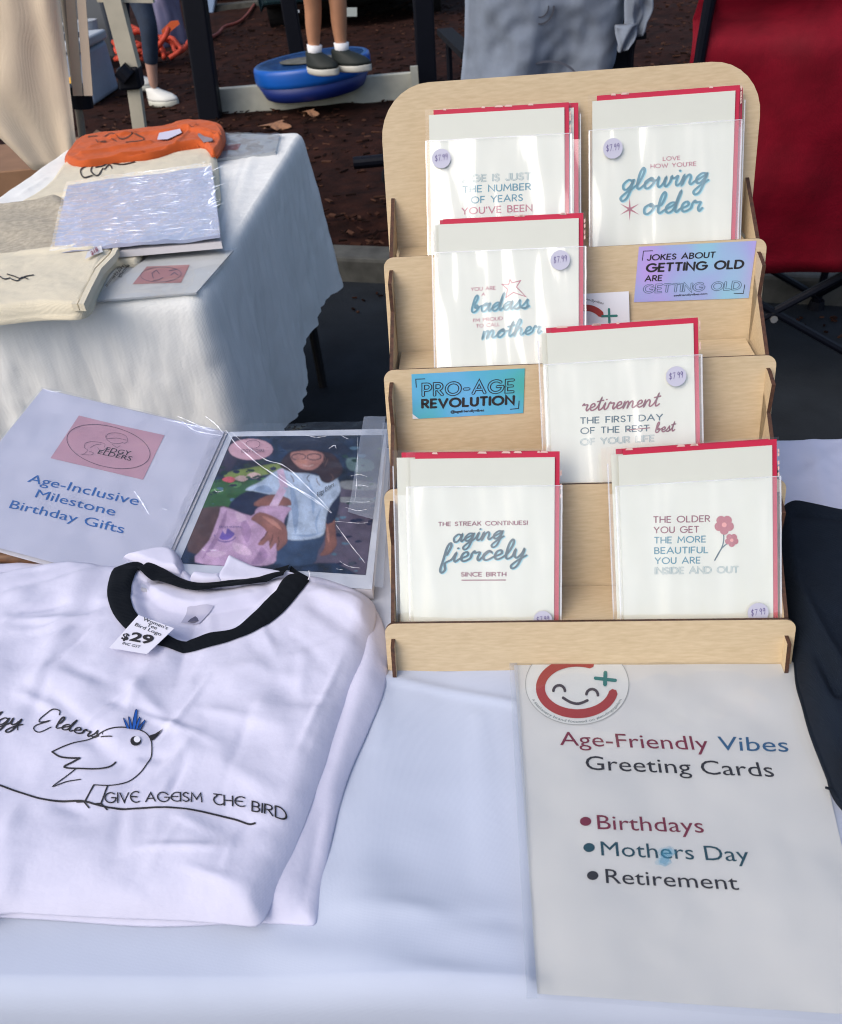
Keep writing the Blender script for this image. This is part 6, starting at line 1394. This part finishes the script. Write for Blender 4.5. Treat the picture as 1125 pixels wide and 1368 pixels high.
# ------------------------------------------------------------------ chairs
def camp_chair(label, c, yaw, wd, seat_z, back_top, m_fab, back_hang=0, grp=None):
    """folding camp chair; local +y is the way the sitter faces"""
    t = thing('camp_chair', label, 'chair', (c[0], c[1], 0), grp); Rz = Matrix.Rotation(yaw, 3, 'Z'); O = Vector((c[0], c[1], 0))
    q = lambda x, y, z: O+Rz @ Vector((x, y, z)); h = wd/2; blk = M_blackp; D = .52
    for sx in (-1, 1):
        MB().tube([q(sx*h, -.02, .02), q(sx*(h-.02), -.06, seat_z+.25), q(sx*(h-.03), -.14, back_top+.01)], .013, 10).build('back_upright', blk, t)
        MB().tube([q(sx*h, D, .02), q(sx*h, D-.03, seat_z+.24)], .012, 10).build('front_upright', blk, t)
        b = MB(); b.frame_box(q(sx*(h+.01)-.03, -.05, seat_z+.235), Rz @ Vector((.06, 0, 0)), Rz @ Vector((0, D+.05, 0)), Vector((0, 0, .02))); b.build('armrest', m_fab, t)
        for yy in (0, D): MB().tube([q(sx*h, yy, .03), q(sx*h, yy, .0)], [.022, .028], 10).build('foot', blk, t)
    for (a, b_) in ((( -h, 0, .04), (h-.02, .0, seat_z-.02)), ((h, 0, .04), (-h+.02, .0, seat_z-.02)), ((-h, D, .04), (h-.02, D, seat_z-.02)), ((h, D, .04), (-h+.02, D, seat_z-.02)), ((-h, .0, .05), (-h, D, seat_z-.02)), ((h, 0, .05), (h, D, seat_z-.02)), ((-h, D, .05), (-h, 0, seat_z-.02)), ((h, D, .05), (h, 0, seat_z-.02))):
        MB().tube([q(*a), q(*b_)], .0115, 8).build('cross_strut', blk, t)
    MB().tube([q(0, -.012, seat_z*.5+.0), q(0, -.018, seat_z*.5)], .010, 8).build('rivet', mat('bright rivet', (.7, .7, .7, 1), .3, metal=.8), t)
    n = 24; vs = []
    for j in range(n+1):
        for i in range(n+1):
            s, v = i/n, j/n; x = (s-.5)*wd*.96; sag = .055*math.sin(math.pi*s)*math.sin(math.pi*min(1, v*1.1))
            vs.append(q(x, -.0+v*D, seat_z-sag+.006*noise.noise(Vector((s*5, v*5, 1)))))
    fs = [(j*(n+1)+i, j*(n+1)+i+1, (j+1)*(n+1)+i+1, (j+1)*(n+1)+i) for j in range(n) for i in range(n)]
    o = MB().add(vs, fs).build('seat', m_fab, t, smooth=True); so_ = o.modifiers.new('s', 'SOLIDIFY'); so_.thickness = .006
    vs = []
    for j in range(n+1):
        for i in range(n+1):
            s, v = i/n, j/n; x = (s-.5)*wd*(1.0-.02*v); z = (seat_z-back_hang)+(back_top-seat_z+back_hang)*v
            low = .035*math.sin(math.pi*s)*(1-v)
            yb = -.03-.10*max(0, (z-seat_z)/(back_top-seat_z+.001))+(-.05*math.sin(math.pi*s)*(.4+.6*math.sin(math.pi*v)))+.022*noise.noise(Vector((s*3, v*6, 9)))+.03*math.exp(-((v-.70-.05*s)/.02)**2)+.016*math.sin((s*1.2+v)*14)*math.exp(-((s-.75)/.2)**2)*(1-v)+.010*noise.noise(Vector((s*9+v*5, v*4, 2)))
            vs.append(q(x, yb, z-low))
    o = MB().add(vs, fs).build('backrest', m_fab, t, smooth=True); so_ = o.modifiers.new('s', 'SOLIDIFY'); so_.thickness = .006
    return t
M_redf = weave('red nylon', (.175, .001, .011, 1), 1200, .3, .7, var=.25, bump2=.5, b2scale=10, sheen=0)
M_blkf = weave('black nylon', (.005, .006, .009, 1), 1200, .3, .8, var=.15, sheen=0)
yb = 1.55
xl = PY(914, 60, yb).x; zb_ = PY(1060, 355, yb).z; print('red chair', xl, zb_, PY(1000, 0, yb).z)
camp_chair('red folding camp chair with crossed black legs seen from behind at the right', (xl+.34+.02, yb+.05), math.radians(-6), .68, zb_+.06, 1.22, M_redf, back_hang=.05)
# grey shirt over the back of a black camp chair
yg = 2.55
camp_chair('black folding camp chair beyond the wooden stand with a grey shirt thrown over it', (PY(745, 60, yg).x, yg+.12), math.radians(4), .56, PY(745, 130, yg).z-.1, PY(745, -60, yg).z, M_blkf)
M_greyt = weave('washed grey jersey', (.19, .225, .285, 1), 1500, .4, .9, var=.22, bump2=.3, b2scale=9)
gs = thing('grey_shirt', 'washed grey shirt with rolled sleeve draped over the black camp chair', 'shirt', tuple(PY(740, 60, yg)))
def gpx(t): # t 0 top .. 1 hem
    return (618+0*t+6*math.sin(t*3), 848-26*t*t, -90+205*t, -95+192*t)
hang_panel(gpx, yg-.06, .09, 40, lambda s, t: .035*math.sin(s*11+t*1.5)*t*t+.02*noise.noise(Vector((s*5, t*3, 2)))+.05*(abs(s-.5)*2)**3+.012*noise.noise(Vector((s*14, t*9, 5))), M_greyt, 'shirt_body', gs)
def sleeve(pts, r, name): 
    return MB().tube(spline([PY(u, v, yg-.07+dy) for u, v, dy in pts], 5), [r*(.8+.3*math.sin(3.1*k/(5*(len(pts)-1)))) for k in range(5*(len(pts)-1)+1)], 18, cap=True).build(name, M_greyt, gs, smooth=True)
hang_panel(lambda t: (836-2*t, 846+28*math.sin(min(1, t*1.15)*2.2)-8*t*t, -60+120*t, -50+88*t), yg-.10, .07, 20, lambda s, t: .02*noise.noise(Vector((s*5, t*5, 8)))+.012*math.sin(s*9+t*4), M_greyt, 'rolled_sleeve', gs)
hang_panel(lambda t: (822+4*t, 852-12*t*t, 36+34*t, 30+30*t), yg-.14, .06, 14, lambda s, t: .012*math.sin(s*8+t*6), M_greyt, 'sleeve_cuff', gs)
g = lambda x, y: PY(x, y, yg-.115)
b = MB(); b.ribbon([(721+19*math.cos(a), 8+24*math.sin(a)) for a in [math.radians(k) for k in range(0, 181, 12)]], 2.2, g); b.ribbon([(721+12*math.cos(a), 8+15*math.sin(a)) for a in [math.radians(k) for k in range(0, 181, 12)]], 1.6, g); b.build('chest_print', mat('dark grey print', (.06, .065, .085, 1), .8), gs)
MB().ribbon([(734+38*math.cos(a), 108-26*math.sin(a)) for a in [math.radians(k) for k in range(0, 181, 8)]], 3, g).build('neck_seam', mat('dark seam', (.09, .10, .13, 1), .9), gs)
# black bag handle beside the stand
hb = P(497, 222, .28); kx = M_dist(hb)
bgk = thing('black_bag', 'black bag with a stubby handle on the mulch partly behind the wooden stand', 'bag', (hb.x+.35, hb.y+.1, .05))
MB().tube([hb+Vector((-.08, 0, .02)), hb+Vector((.10, 0, .02)), hb+Vector((.3, 0, 0))], .026, 12).build('handle', M_blackp, bgk)
blob('bag_body', Vector((hb.x+.33, hb.y+.1, .2)), (.26, .18, .2), M_blkf, bgk, 5, .2)
